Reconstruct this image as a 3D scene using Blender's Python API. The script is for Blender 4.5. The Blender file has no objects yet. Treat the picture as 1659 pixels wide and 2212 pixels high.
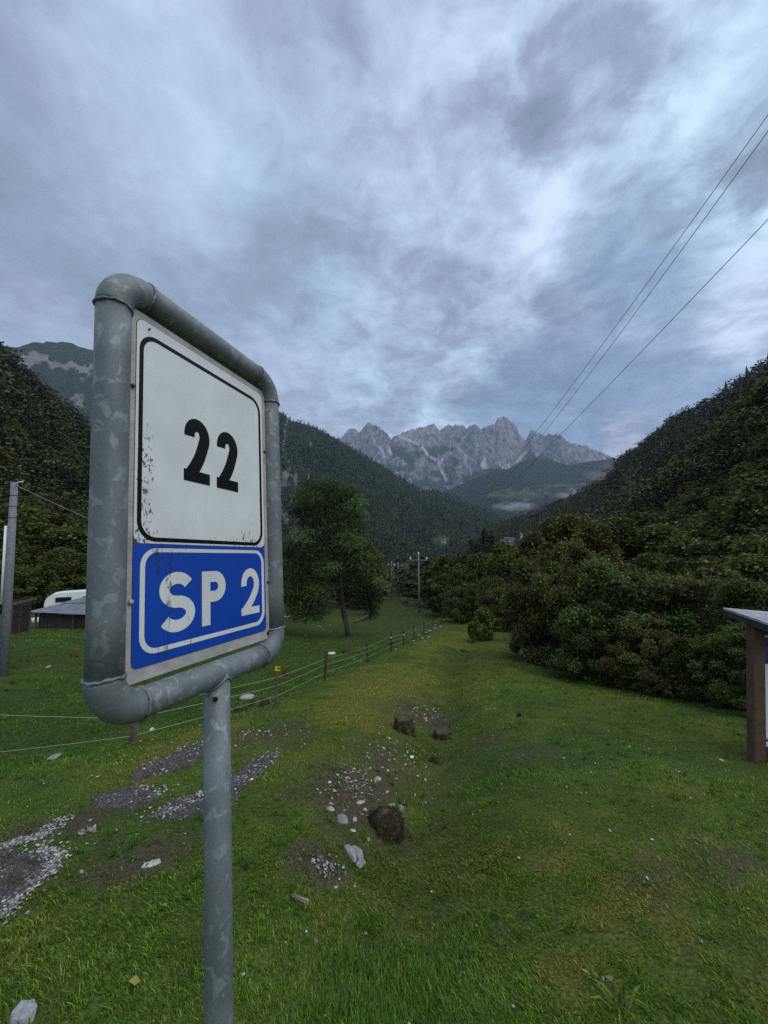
import bpy, math, random
import numpy as np
from mathutils import Matrix, Vector
from mathutils.bvhtree import BVHTree

S = bpy.context.scene
COL = S.collection
R = math.radians
# ------------------------------------------------------------------ camera
PITCH = R(6.0)
F_PX, CX, CY, IMH = 831.0, 829.5, 1106.0, 2212.0
cam_d = bpy.data.cameras.new('camera')
cam_d.sensor_fit = 'VERTICAL'
cam_d.sensor_height = 36.0
cam_d.lens = 36.0 * F_PX / IMH
cam_d.clip_start = 0.02
cam_d.clip_end = 20000
cam = bpy.data.objects.new('camera', cam_d)
cam.rotation_euler = (R(90) + PITCH, 0, 0)
COL.objects.link(cam)
S.camera = cam
CP, SP = math.cos(PITCH), math.sin(PITCH)


def ray(px, py):
    """direction through a point of the photograph (1659 x 2212 coordinates), forward component about 1"""
    u = (px - CX) / F_PX
    v = -(py - CY) / F_PX
    return np.array([u, CP - v * SP, SP + v * CP])


# ------------------------------------------------------------------ world (overcast sky)
W = bpy.data.worlds.new('World')
S.world = W
W.use_nodes = True
nt = W.node_tree
nt.nodes.clear()
SUN_EL, SUN_AZ = 58.0, 120.0     # azimuth: degrees clockwise from +Y


def N(tree, kind, **kw):
    n = tree.nodes.new(kind)
    ins = kw.pop('ins', {})
    for k, v in kw.items():
        setattr(n, k, v)
    for k, v in ins.items():
        if hasattr(v, 'is_linked') or isinstance(v, bpy.types.NodeSocket):
            tree.links.new(v, n.inputs[k])
        else:
            n.inputs[k].default_value = v
    return n


def M(tree, op, a, b=None, c=None, clamp=False):
    n = tree.nodes.new('ShaderNodeMath')
    n.operation = op
    n.use_clamp = clamp
    for i, v in enumerate((a, b, c)):
        if v is None:
            continue
        if isinstance(v, bpy.types.NodeSocket):
            tree.links.new(v, n.inputs[i])
        else:
            n.inputs[i].default_value = v
    return n.outputs[0]


def VM(tree, op, a, b=None):
    n = tree.nodes.new('ShaderNodeVectorMath')
    n.operation = op
    for i, v in enumerate((a, b)):
        if v is None:
            continue
        if isinstance(v, bpy.types.NodeSocket):
            tree.links.new(v, n.inputs[i])
        else:
            n.inputs[i].default_value = v
    return n


def ramp(tree, fac, stops):
    n = tree.nodes.new('ShaderNodeValToRGB')
    cr = n.color_ramp
    while len(cr.elements) < len(stops):
        cr.elements.new(0.5)
    for e, (p, c) in zip(cr.elements, stops):
        e.position = p
        e.color = (c[0], c[1], c[2], 1.0) if len(c) == 3 else c
    tree.links.new(fac, n.inputs[0])
    return n.outputs[0]


def mix(tree, fac, a, b, blend='MIX'):
    n = tree.nodes.new('ShaderNodeMix')
    n.data_type = 'RGBA'
    n.blend_type = blend
    for i, v in ((0, fac), (6, a), (7, b)):
        if isinstance(v, bpy.types.NodeSocket):
            tree.links.new(v, n.inputs[i])
        elif i == 0:
            n.inputs[0].default_value = v
        else:
            n.inputs[i].default_value = (v[0], v[1], v[2], 1.0)
    return n.outputs[2]


def srgb(r, g, b):
    def f(c):
        c /= 255.0
        return c / 12.92 if c <= 0.04045 else ((c + 0.055) / 1.055) ** 2.4
    return (f(r), f(g), f(b))


tc = N(nt, 'ShaderNodeTexCoord')
sep = N(nt, 'ShaderNodeSeparateXYZ', ins={0: tc.outputs['Generated']})
zc = M(nt, 'ADD', M(nt, 'MAXIMUM', sep.outputs[2], 0.0), 0.16)
comb = N(nt, 'ShaderNodeCombineXYZ', ins={0: M(nt, 'DIVIDE', sep.outputs[0], zc), 1: M(nt, 'DIVIDE', sep.outputs[1], zc), 2: 0.0})
mp = N(nt, 'ShaderNodeMapping', ins={0: comb.outputs[0]})
mp.inputs['Rotation'].default_value = (0, 0, R(24))
mp.inputs['Location'].default_value = (-3.1, 6.6, 2.2)
mp.inputs['Scale'].default_value = (1.0, 1.0, 1.0)
n1 = N(nt, 'ShaderNodeTexNoise', ins={'Vector': mp.outputs[0], 'Scale': 0.9, 'Detail': 4.0, 'Roughness': 0.5, 'Distortion': 0.6})
n2 = N(nt, 'ShaderNodeTexNoise', ins={'Vector': mp.outputs[0], 'Scale': 2.6, 'Detail': 8.0, 'Roughness': 0.58, 'Distortion': 0.5})
n3 = N(nt, 'ShaderNodeTexNoise', ins={'Vector': mp.outputs[0], 'Scale': 7.5, 'Detail': 8.0, 'Roughness': 0.62, 'Distortion': 0.35})
cloud = M(nt, 'ADD', M(nt, 'MULTIPLY', n1.outputs[0], 0.34), M(nt, 'ADD', M(nt, 'MULTIPLY', n2.outputs[0], 0.46), M(nt, 'MULTIPLY', n3.outputs[0], 0.46)))
# relief of the broken clouds is stronger towards the right-hand side of the valley than in the smooth veil on the left
side = N(nt, 'ShaderNodeMapRange', interpolation_type='SMOOTHSTEP', ins={0: sep.outputs[0], 1: -0.60, 2: 0.35, 3: 0.42, 4: 1.3})
cloud = M(nt, 'ADD', M(nt, 'MULTIPLY', M(nt, 'SUBTRACT', cloud, 0.63), side.outputs[0]), 0.52)
# banks of cloud with ragged edges: the direction is pushed about by noise first
nw = N(nt, 'ShaderNodeTexNoise', ins={'Vector': mp.outputs[0], 'Scale': 2.0, 'Detail': 6.0, 'Roughness': 0.6})
wv = VM(nt, 'SCALE', VM(nt, 'SUBTRACT', nw.outputs['Color'], (0.5, 0.5, 0.5)).outputs[0])
wv.inputs['Scale'].default_value = 0.55
wdir = VM(nt, 'NORMALIZE', VM(nt, 'ADD', tc.outputs['Generated'], wv.outputs[0]).outputs[0]).outputs[0]


def blob(px, py, rad, amp):
    d = ray(px, py)
    d = d / np.linalg.norm(d)
    dp = VM(nt, 'DOT_PRODUCT', wdir, tuple(d)).outputs['Value']
    mr = N(nt, 'ShaderNodeMapRange', interpolation_type='SMOOTHERSTEP', ins={0: dp, 1: math.cos(R(rad)), 2: 1.0, 3: 0.0, 4: amp})
    return mr.outputs[0]


acc = cloud
for b_ in [(740, 390, 36, 0.08), (620, 300, 26, 0.05), (1060, 440, 16, -0.08), (1180, 240, 20, 0.04), (990, 200, 14, 0.03), (1400, 120, 14, 0.05), (1340, 260, 12, 0.09), (200, 40, 34, -0.05), (120, 430, 34, -0.03), (1230, 185, 10, -0.22),
           (870, 90, 18, -0.10), (760, 690, 22, -0.13), (1540, 400, 22, -0.02), (1230, 540, 24, -0.03), (40, 600, 26, -0.10), (480, 160, 22, -0.03),
           (1040, 640, 10, 0.08), (720, 830, 12, 0.06), (1500, 700, 14, 0.06), (60, 690, 8, 0.07), (1600, 60, 20, -0.06), (1560, 640, 9, 0.06), (1640, 560, 8, 0.06)]:
    acc = M(nt, 'ADD', acc, blob(*b_))
sky_col = ramp(nt, acc, [(0.28, srgb(98, 114, 135)), (0.42, srgb(123, 138, 163)), (0.54, srgb(148, 170, 195)), (0.68, srgb(176, 199, 226)), (0.90, srgb(190, 210, 236))])
# faint violet and teal tints in the cloud base
n4 = N(nt, 'ShaderNodeTexNoise', ins={'Vector': mp.outputs[0], 'Scale': 1.3, 'Detail': 3.0})
tint = ramp(nt, n4.outputs[0], [(0.35, (0.94, 1.02, 1.01)), (0.62, (1.03, 0.98, 1.03))])
sky_col = mix(nt, 1.0, sky_col, tint, 'MULTIPLY')
# blue gap over the valley head, with a warm little cloud under it
gap = M(nt, 'MULTIPLY', blob(1300, 860, 19, 1.2), M(nt, 'MULTIPLY_ADD', n2.outputs[0], 0.9, 0.4), clamp=True)
nish = N(nt, 'ShaderNodeTexSky', sky_type='NISHITA')
nish.sun_disc = False
nish.sun_elevation = R(SUN_EL)
nish.sun_rotation = R(SUN_AZ)
nishc = mix(nt, 1.0, nish.outputs[0], (0.075, 0.075, 0.075), 'MULTIPLY')
gapc = mix(nt, 0.35, srgb(66, 94, 142), nishc)
sky_col = mix(nt, M(nt, 'MULTIPLY', gap, 0.72), sky_col, gapc)
warm = M(nt, 'MULTIPLY', blob(1345, 960, 6, 1.0), M(nt, 'MULTIPLY_ADD', n3.outputs[0], 2.0, -0.5, clamp=True))
warm = M(nt, 'MULTIPLY', warm, 0.7)
sky_col = mix(nt, warm, sky_col, srgb(178, 178, 196))
# a thin share of clear sky shines through everywhere
sky_col = mix(nt, 0.06, sky_col, nishc)
sky_col = mix(nt, 1.0, sky_col, (1.0, 0.940, 0.885), 'MULTIPLY')
bg = N(nt, 'ShaderNodeBackground', ins={0: sky_col, 1: 1.12})
wo = N(nt, 'ShaderNodeOutputWorld', ins={0: bg.outputs[0]})

# ------------------------------------------------------------------ sun (overcast: weak and very wide)
sun_d = bpy.data.lights.new('sun', 'SUN')
sun_d.energy = 1.45
sun_d.angle = R(70)
sun_d.color = (1.0, 0.97, 0.93)
sun = bpy.data.objects.new('sun', sun_d)
sun.rotation_euler = (R(90 - SUN_EL), 0, R(180 - SUN_AZ))
COL.objects.link(sun)

S.view_settings.view_transform = 'Standard'
S.view_settings.look = 'None'
S.view_settings.gamma = 1.0
S.view_settings.use_curve_mapping = False
S.view_settings.exposure = 0.62
S.cycles.max_bounces = 5
S.cycles.diffuse_bounces = 3
S.cycles.glossy_bounces = 2
S.cycles.transparent_max_bounces = 6
S.cycles.volume_bounces = 0
S.cycles.use_denoising = False     # the fine grain left at full quality is close to the phone picture's own


# ------------------------------------------------------------------ helpers: noise
def _hash(ix, iy, seed):
    h = (ix.astype(np.int64) * 374761393 + iy.astype(np.int64) * 668265263 + seed * 1442695041) & 0xFFFFFFFF
    h = ((h ^ (h >> 13)) * 1274126177) & 0xFFFFFFFF
    h = h ^ (h >> 16)
    return (h & 0xFFFFFF) / float(0xFFFFFF)


def vnoise(x, y, seed=0):
    x = np.asarray(x, float)
    y = np.asarray(y, float)
    ix = np.floor(x)
    iy = np.floor(y)
    fx = x - ix
    fy = y - iy
    fx = fx * fx * (3 - 2 * fx)
    fy = fy * fy * (3 - 2 * fy)
    a = _hash(ix, iy, seed)
    b = _hash(ix + 1, iy, seed)
    c = _hash(ix, iy + 1, seed)
    d = _hash(ix + 1, iy + 1, seed)
    return (a + (b - a) * fx) * (1 - fy) + (c + (d - c) * fx) * fy


def fbm(x, y, seed=0, oct=4, gain=0.5, lac=2.03):
    s = 0.0
    a = 1.0
    t = 0.0
    for o in range(oct):
        s = s + a * vnoise(np.asarray(x) + 17.3 * o, np.asarray(y) - 9.1 * o, seed + o)
        t += a
        a *= gain
        x = np.asarray(x) * lac
        y = np.asarray(y) * lac
    return s / t - 0.5


def sstep(a, b, x):
    t = np.clip((np.asarray(x, float) - a) / (b - a), 0, 1)
    return t * t * (3 - 2 * t)


# ------------------------------------------------------------------ helpers: meshes
class MB:
    """collects geometry for one mesh"""

    def __init__(self):
        self.v = []
        self.f = []          # (array of indices k x n)
        self.c = []
        self.n = 0
        self.mi = []

    def add(self, v, f, col=(1, 1, 1), mat=0):
        v = np.asarray(v, np.float32).reshape(-1, 3)
        fs = f if isinstance(f, (list, tuple)) and len(f) and isinstance(f[0], np.ndarray) and f[0].ndim == 2 else [np.asarray(f)]
        self.v.append(v)
        for a in fs:
            if len(a):
                self.f.append(np.asarray(a, np.int32) + self.n)
                self.mi.append(np.full(len(a), mat, np.int32))
        c = np.asarray(col, np.float32)
        if c.ndim == 1:
            c = np.tile(c, (len(v), 1))
        self.c.append(c)
        self.n += len(v)
        return self

    def mesh(self, name, mats=(), smooth=False):
        v = np.concatenate(self.v)
        c = np.concatenate(self.c)
        me = bpy.data.meshes.new(name)
        me.vertices.add(len(v))
        me.vertices.foreach_set('co', v.ravel())
        loops = np.concatenate([a.ravel() for a in self.f])
        tot = np.concatenate([np.full(len(a), a.shape[1], np.int32) for a in self.f])
        start = np.concatenate([[0], np.cumsum(tot)[:-1]]).astype(np.int32)
        me.loops.add(len(loops))
        me.loops.foreach_set('vertex_index', loops.astype(np.int32))
        me.polygons.add(len(tot))
        me.polygons.foreach_set('loop_start', start)
        me.polygons.foreach_set('loop_total', tot)
        me.polygons.foreach_set('material_index', np.concatenate(self.mi))
        if smooth:
            me.polygons.foreach_set('use_smooth', np.ones(len(tot), bool))
        else:
            me.polygons.foreach_set('use_smooth', np.zeros(len(tot), bool))
        me.update(calc_edges=True)
        ca = me.color_attributes.new('tint', 'FLOAT_COLOR', 'POINT')
        rgba = np.ones((len(v), 4), np.float32)
        rgba[:, :3] = c
        ca.data.foreach_set('color', rgba.ravel())
        for m in mats:
            me.materials.append(m)
        return me


def obj(name, me, parent=None, loc=None, **props):
    o = bpy.data.objects.new(name, me)
    COL.objects.link(o)
    if parent is not None:
        o.parent = parent
    if loc is not None:
        o.location = loc
    for k, v in props.items():
        o[k] = v
    return o


def thing(name, label, category, loc=(0, 0, 0), rotz=0.0, group=None):
    o = bpy.data.objects.new(name, None)
    o.empty_display_size = 0.1
    COL.objects.link(o)
    o.location = loc
    o.rotation_euler = (0, 0, rotz)
    o['label'] = label
    o['category'] = category
    if group:
        o['group'] = group
    return o


def tube(pts, rad, sides=10, caps=True):
    pts = np.asarray(pts, float)
    n = len(pts)
    rad = np.full(n, rad, float) if np.isscalar(rad) else np.asarray(rad, float)
    t = np.gradient(pts, axis=0)
    t /= np.linalg.norm(t, axis=1)[:, None] + 1e-12
    ref = np.array([0, 0, 1.0]) if abs(t[0][2]) < 0.9 else np.array([1.0, 0, 0])
    a = np.cross(t[0], ref)
    a /= np.linalg.norm(a)
    V = []
    ang = np.linspace(0, 2 * np.pi, sides, endpoint=False)
    for i in range(n):
        a = a - t[i] * (a @ t[i])
        a /= np.linalg.norm(a) + 1e-12
        b = np.cross(t[i], a)
        V.append(pts[i] + rad[i] * (np.cos(ang)[:, None] * a + np.sin(ang)[:, None] * b))
    V = np.concatenate(V)
    i = np.arange(n - 1)[:, None] * sides
    j = np.arange(sides)[None, :]
    k = (j + 1) % sides
    q = np.stack([i + j, i + k, i + sides + k, i + sides + j], -1).reshape(-1, 4)
    fs = [q]
    if caps:
        fs.append(np.arange(sides)[::-1][None, :].copy())
        fs.append((np.arange(sides) + (n - 1) * sides)[None, :].copy())
    return V, fs


def box(c, s, rot=None):
    c = np.asarray(c, float)
    h = np.asarray(s, float) / 2
    v = np.array([[x, y, z] for x in (-1, 1) for y in (-1, 1) for z in (-1, 1)], float) * h
    if rot is not None:
        v = v @ np.asarray(rot, float).T
    f = np.array([[0, 1, 3, 2], [4, 6, 7, 5], [0, 4, 5, 1], [2, 3, 7, 6], [0, 2, 6, 4], [1, 5, 7, 3]])
    return v + c, [f]


def bevel_box(c, s, b):
    """box whose twelve edges are chamfered"""
    h = np.asarray(s, float) / 2
    c = np.asarray(c, float)
    V = []
    idx = {}
    for sx in (-1, 1):
        for sy in (-1, 1):
            for sz in (-1, 1):
                sg = np.array([sx, sy, sz])
                for ax in range(3):
                    p = sg * (h - b)
                    p[ax] = sg[ax] * h[ax]
                    idx[(sx, sy, sz, ax)] = len(V)
                    V.append(p)
    Q = []
    T = []
    sg2 = (-1, 1)
    for ax in range(3):
        o = [i for i in range(3) if i != ax]
        for s1 in sg2:
            q = []
            for (u, w) in ((-1, -1), (1, -1), (1, 1), (-1, 1)):
                k = [0, 0, 0]
                k[ax] = s1
                k[o[0]] = u
                k[o[1]] = w
                q.append(idx[(k[0], k[1], k[2], ax)])
            Q.append(q)
        for u in sg2:
            for w in sg2:
                q = []
                for (e, a2) in ((-1, o[0]), (-1, o[1]), (1, o[1]), (1, o[0])):
                    k = [0, 0, 0]
                    k[ax] = e
                    k[o[0]] = u
                    k[o[1]] = w
                    q.append(idx[(k[0], k[1], k[2], a2)])
                Q.append(q)
    for sx in sg2:
        for sy in sg2:
            for sz in sg2:
                T.append([idx[(sx, sy, sz, a)] for a in range(3)])
    return np.array(V) + c, [np.array(Q), np.array(T)]


# ------------------------------------------------------------------ materials
def mat_nodes(name):
    m = bpy.data.materials.new(name)
    m.use_nodes = True
    t = m.node_tree
    t.nodes.clear()
    out = t.nodes.new('ShaderNodeOutputMaterial')
    p = t.nodes.new('ShaderNodeBsdfPrincipled')
    t.links.new(p.outputs[0], out.inputs[0])
    return m, t, p


def simple_mat(name, col, rough=0.6, metal=0.0, spec=0.4, noise=0.0, nscale=8.0, bump=0.0, bscale=30.0, coord='Object'):
    m, t, p = mat_nodes(name)
    p.inputs['Roughness'].default_value = rough
    p.inputs['Metallic'].default_value = metal
    p.inputs['Specular IOR Level'].default_value = spec
    tcn = N(t, 'ShaderNodeTexCoord')
    if noise > 0:
        nz = N(t, 'ShaderNodeTexNoise', ins={'Vector': tcn.outputs[coord], 'Scale': nscale, 'Detail': 6.0, 'Roughness': 0.6})
        lo = tuple(c * (1 - noise) for c in col)
        hi = tuple(min(1, c * (1 + noise)) for c in col)
        t.links.new(ramp(t, nz.outputs[0], [(0.32, lo), (0.68, hi)]), p.inputs[0])
    else:
        p.inputs[0].default_value = (*col, 1)
    if bump > 0:
        nb = N(t, 'ShaderNodeTexNoise', ins={'Vector': tcn.outputs[coord], 'Scale': bscale, 'Detail': 5.0})
        bp = N(t, 'ShaderNodeBump', ins={'Height': nb.outputs[0], 'Strength': bump, 'Distance': 0.02})
        t.links.new(bp.outputs[0], p.inputs['Normal'])
    return m


def tint_mat(name, rough=0.75, spec=0.2, nscale=0.0, namt=0.25, translucent=0.0, coord='Object', detail=6.0):
    """colour comes from the mesh's own 'tint' attribute, broken up by fine noise"""
    m, t, p = mat_nodes(name)
    at = N(t, 'ShaderNodeAttribute', attribute_name='tint')
    c = at.outputs['Color']
    if nscale > 0:
        tcn = N(t, 'ShaderNodeTexCoord')
        nz = N(t, 'ShaderNodeTexNoise', ins={'Vector': tcn.outputs[coord], 'Scale': nscale, 'Detail': detail, 'Roughness': 0.65})
        g = ramp(t, nz.outputs[0], [(0.3, (1 - namt,) * 3), (0.7, (1 + namt,) * 3)])
        c = mix(t, 1.0, c, g, 'MULTIPLY')
    t.links.new(c, p.inputs[0])
    p.inputs['Roughness'].default_value = rough
    p.inputs['Specular IOR Level'].default_value = spec
    if translucent > 0:
        tr = N(t, 'ShaderNodeBsdfTranslucent')
        t.links.new(c, tr.inputs[0])
        ms = N(t, 'ShaderNodeMixShader', ins={0: translucent, 1: p.outputs[0], 2: tr.outputs[0]})
        out = [n for n in t.nodes if n.type == 'OUTPUT_MATERIAL'][0]
        t.links.new(ms.outputs[0], out.inputs[0])
    return m


MAT = {}
MAT['leaf'] = tint_mat('leaf', rough=0.6, spec=0.10, translucent=0.25)
MAT['far_leaf'] = tint_mat('far_leaf', rough=0.8, spec=0.1)
MAT['grass'] = tint_mat('grass_blade', rough=0.6, spec=0.12, translucent=0.25)
MAT['soil'] = tint_mat('ground_soil', rough=0.95, spec=0.05, nscale=55.0, namt=0.75, detail=9.0)  # strong fine noise paints shaded-looking thatch into the gaps between blades
MAT['bark'] = simple_mat('bark', (0.060, 0.046, 0.034), 0.9, noise=0.45, nscale=9, bump=0.5, bscale=22)
MAT['rock'] = tint_mat('pale_rock', rough=0.9, spec=0.2, nscale=40.0, namt=0.35)
MAT['stump'] = tint_mat('stump_wood', rough=0.95, spec=0.1, nscale=26.0, namt=0.6)
MAT['concrete'] = simple_mat('concrete', (0.155, 0.172, 0.178), 0.85, noise=0.25, nscale=14, bump=0.2, bscale=60)
MAT['wire'] = simple_mat('wire', (0.16, 0.165, 0.18), 0.6, metal=0.3)
MAT['tape'] = simple_mat('fence_tape', (0.30, 0.37, 0.23), 0.6)
MAT['fencewood'] = simple_mat('fence_wood', (0.105, 0.082, 0.060), 0.9, noise=0.4, nscale=12, bump=0.4)
MAT['darkwood'] = simple_mat('dark_wood', (0.045, 0.035, 0.028), 0.9, noise=0.5, nscale=9, bump=0.3)
MAT['white'] = simple_mat('white_paint', (0.68, 0.70, 0.70), 0.45, noise=0.06, nscale=3)
MAT['glass'] = simple_mat('dark_window', (0.010, 0.011, 0.013), 0.08, spec=0.6)
MAT['yellow'] = simple_mat('yellow_plate', (0.65, 0.52, 0.03), 0.5)
MAT['black'] = simple_mat('black_paint', (0.012, 0.012, 0.013), 0.5)
MAT['insul'] = simple_mat('insulator', (0.75, 0.76, 0.76), 0.3)


def rock_mat(name, rock, veg, nscale):
    """tint.r = share of vegetation, tint.g = scree, tint.b = free brightness"""
    m, t, p = mat_nodes(name)
    p.inputs['Roughness'].default_value = 0.95
    p.inputs['Specular IOR Level'].default_value = 0.05
    at = N(t, 'ShaderNodeAttribute', attribute_name='tint')
    sp = N(t, 'ShaderNodeSeparateColor', ins={0: at.outputs['Color']})
    tcn = N(t, 'ShaderNodeTexCoord')
    mpn = N(t, 'ShaderNodeMapping', ins={0: tcn.outputs['Object']})
    mpn.inputs['Scale'].default_value = (1, 1, 0.35)
    nz = N(t, 'ShaderNodeTexNoise', ins={'Vector': mpn.outputs[0], 'Scale': nscale, 'Detail': 9.0, 'Roughness': 0.68})
    nv = N(t, 'ShaderNodeTexNoise', ins={'Vector': tcn.outputs['Object'], 'Scale': nscale * 2.2, 'Detail': 8.0, 'Roughness': 0.7})
    rc = ramp(t, nz.outputs[0], [(0.32, tuple(c * 0.22 for c in rock)), (0.5, rock), (0.66, tuple(c * 1.9 for c in rock))])  # wide tone range paints in relief contrast that the soft light loses
    rc = mix(t, M(t, 'MULTIPLY', sp.outputs[1], 0.9), rc, tuple(min(1, c * 2.6) for c in rock))
    vc = ramp(t, nv.outputs[0], [(0.3, tuple(c * 0.45 for c in veg)), (0.7, tuple(c * 1.5 for c in veg))])
    vc = mix(t, M(t, 'SUBTRACT', 1.0, sp.outputs[2]), vc, (0.060, 0.085, 0.032))
    k = M(t, 'ADD', sp.outputs[0], M(t, 'MULTIPLY', M(t, 'SUBTRACT', nv.outputs[0], 0.5), 1.3))
    k = N(t, 'ShaderNodeMapRange', interpolation_type='SMOOTHSTEP', ins={0: k, 1: 0.42, 2: 0.58})
    t.links.new(mix(t, k.outputs[0], rc, vc), p.inputs[0])
    nb = N(t, 'ShaderNodeTexNoise', ins={'Vector': mpn.outputs[0], 'Scale': nscale * 1.7, 'Detail': 8.0, 'Roughness': 0.7})
    bp = N(t, 'ShaderNodeBump', ins={'Height': nb.outputs[0], 'Strength': 0.9, 'Distance': 0.6 / nscale})
    t.links.new(bp.outputs[0], p.inputs['Normal'])
    return m


# ------------------------------------------------------------------ ground shape
_KY = np.array([-400, -20, -4, 0, 3, 5.5, 8, 12, 17, 23, 35, 51, 70, 90, 130, 400, 1500, 7000], float)
_KZ = np.array([1.5, -0.7, -0.98, -1.55, -2.11, -2.57, -3.02, -3.56, -4.14, -4.83, -6.0, -7.6, -8.5, -10.2, -14.0, -20, -30, -40], float)
_FY = np.array([-60, 0.5, 3.0, 4.3, 5.07, 7.3, 9.8, 12.7, 15.5, 19, 23, 30, 60, 200], float)
_FX = np.array([-60, -11, -6.1, -4.35, -3.35, -2.10, -1.50, -0.55, 0.32, 1.5, 2.9, 4.8, 12, 40], float)
_DY = np.array([0, 1.6, 2.9, 4.5, 6.5, 8.8, 12.5, 16.5, 22, 40], float)
_DX = np.array([-0.35, -0.10, 0.16, 0.58, 0.9, 1.28, 2.1, 3.2, 4.9, 9], float)


def fence_x(y):
    return np.interp(y, _FY, _FX)


def ground_z(x, y):
    x = np.asarray(x, float)
    y = np.asarray(y, float)
    w = 0.10 * np.clip(np.abs(y), 2, 200)
    z = sum(np.interp(y + k * w, _KY, _KZ) for k in (-1, -0.5, 0, 0.5, 1)) / 5
    near = 1 - sstep(45, 90, y)
    df = (fence_x(y) - x) * 0.82
    z = z - 0.50 * sstep(0.0, 2.2, df) * near
    dd = x - np.interp(y, _DY, _DX)
    amt = sstep(1.2, 2.6, y) * (1 - sstep(16, 24, y))
    z = z - 0.28 * np.exp(-(dd / 0.55) ** 2) * amt + 0.10 * np.exp(-((dd - 1.9) / 1.0) ** 2) * amt + 0.08 * np.exp(-((dd + 1.6) / 0.9) ** 2) * amt
    z = z + 1.15 * sstep(4, 15, -x) * sstep(6, 14, y)
    dist = np.hypot(x, y)
    z = z + 0.16 * fbm(x / 3.1, y / 3.1, 5, 3) * near + 0.045 * fbm(x / 0.55, y / 0.55, 9, 3) * (1 - sstep(14, 30, dist))
    z = z + 0.7 * fbm(x / 9.0, y / 9.0, 3, 3) * sstep(14, 40, dist)
    return z


def hit(px, py, far=400.0):
    """where the sight line through a point of the photograph meets the ground"""
    d = ray(px, py)
    t = np.geomspace(0.6, far, 1500)
    P = d[None, :] * t[:, None]
    below = P[:, 2] < ground_z(P[:, 0], P[:, 1])
    i = int(np.argmax(below)) if below.any() else len(t) - 1
    a, b = t[max(i - 1, 0)], t[i]
    for _ in range(25):
        m_ = 0.5 * (a + b)
        p = d * m_
        if p[2] < float(ground_z(p[0], p[1])):
            b = m_
        else:
            a = m_
    p = d * b
    return np.array([p[0], p[1], float(ground_z(p[0], p[1]))])


def at_depth(px, py, y):
    d = ray(px, py)
    return d * (y / d[1])


# ------------------------------------------------------------------ colours of the turf (albedo, plus ditch shade mixed into the green)
PATCH_PX = {
    'asphalt_a': [(-70, 1838), (-10, 1832), (35, 1826), (75, 1835), (126, 1850), (105, 1884), (62, 1922), (15, 1964), (-60, 2030), (-160, 1990), (-150, 1880)],
    'asphalt_b': [(188, 1727), (215, 1711), (250, 1703), (300, 1697), (340, 1700), (358, 1714), (332, 1738), (275, 1752), (212, 1746)],
    'asphalt_c': [(268, 1689), (300, 1660), (345, 1640), (395, 1615), (440, 1604), (470, 1606), (460, 1628), (420, 1652), (370, 1668), (320, 1680), (290, 1692)],
    'asphalt_d': [(322, 1763), (365, 1741), (425, 1712), (498, 1680), (555, 1640), (606, 1612), (610, 1622), (596, 1646), (548, 1692), (500, 1733), (440, 1757), (362, 1774)],
    'soil_e': [(488, 1598), (535, 1578), (600, 1571), (650, 1575), (664, 1583), (630, 1596), (560, 1606), (500, 1614)],
}
PATCH = {k: np.array([hit(*p)[:2] for p in v]) for k, v in PATCH_PX.items()}


def in_poly(x, y, poly):
    ins = np.zeros(len(x), bool)
    j = len(poly) - 1
    for i in range(len(poly)):
        xi, yi = poly[i]
        xj, yj = poly[j]
        c = ((yi > y) != (yj > y)) & (x < (xj - xi) * (y - yi) / (yj - yi + 1e-12) + xi)
        ins ^= c
        j = i
    return ins


DIRT = [(hit(760, 1690)[:2], 0.55, 0.9), (hit(745, 1730)[:2], 0.4, 0.9), (hit(820, 1650)[:2], 0.5, 0.7), (hit(910, 1545)[:2], 0.7, 0.7), (hit(695, 1865)[:2], 0.22, 1.0),
        (hit(290, 1875)[:2], 0.28, 0.9), (hit(170, 1780)[:2], 0.3, 0.8), (hit(60, 1800)[:2], 0.3, 0.8), (hit(1550, 1840)[:2], 0.22, 0.5), (hit(1380, 1905)[:2], 0.14, 0.45),
        (hit(1470, 1880)[:2], 0.2, 0.55), (hit(1060, 1600)[:2], 0.35, 0.5), (hit(560, 1590)[:2], 0.7, 0.6), (hit(330, 1830)[:2], 0.3, 0.6), (hit(1140, 1632)[:2], 0.3, 0.6)]


def dirt_amount(x, y):
    d = np.zeros(len(x))
    for (c, r, a) in DIRT:
        q = np.hypot(x - c[0], y - c[1]) / r
        d = np.maximum(d, a * np.exp(-q * q * 1.3))
    n = fbm(x * 5, y * 5, 31, 3)
    return np.clip(d + n * 0.9 * (d > 0.03), 0, 1)


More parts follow.
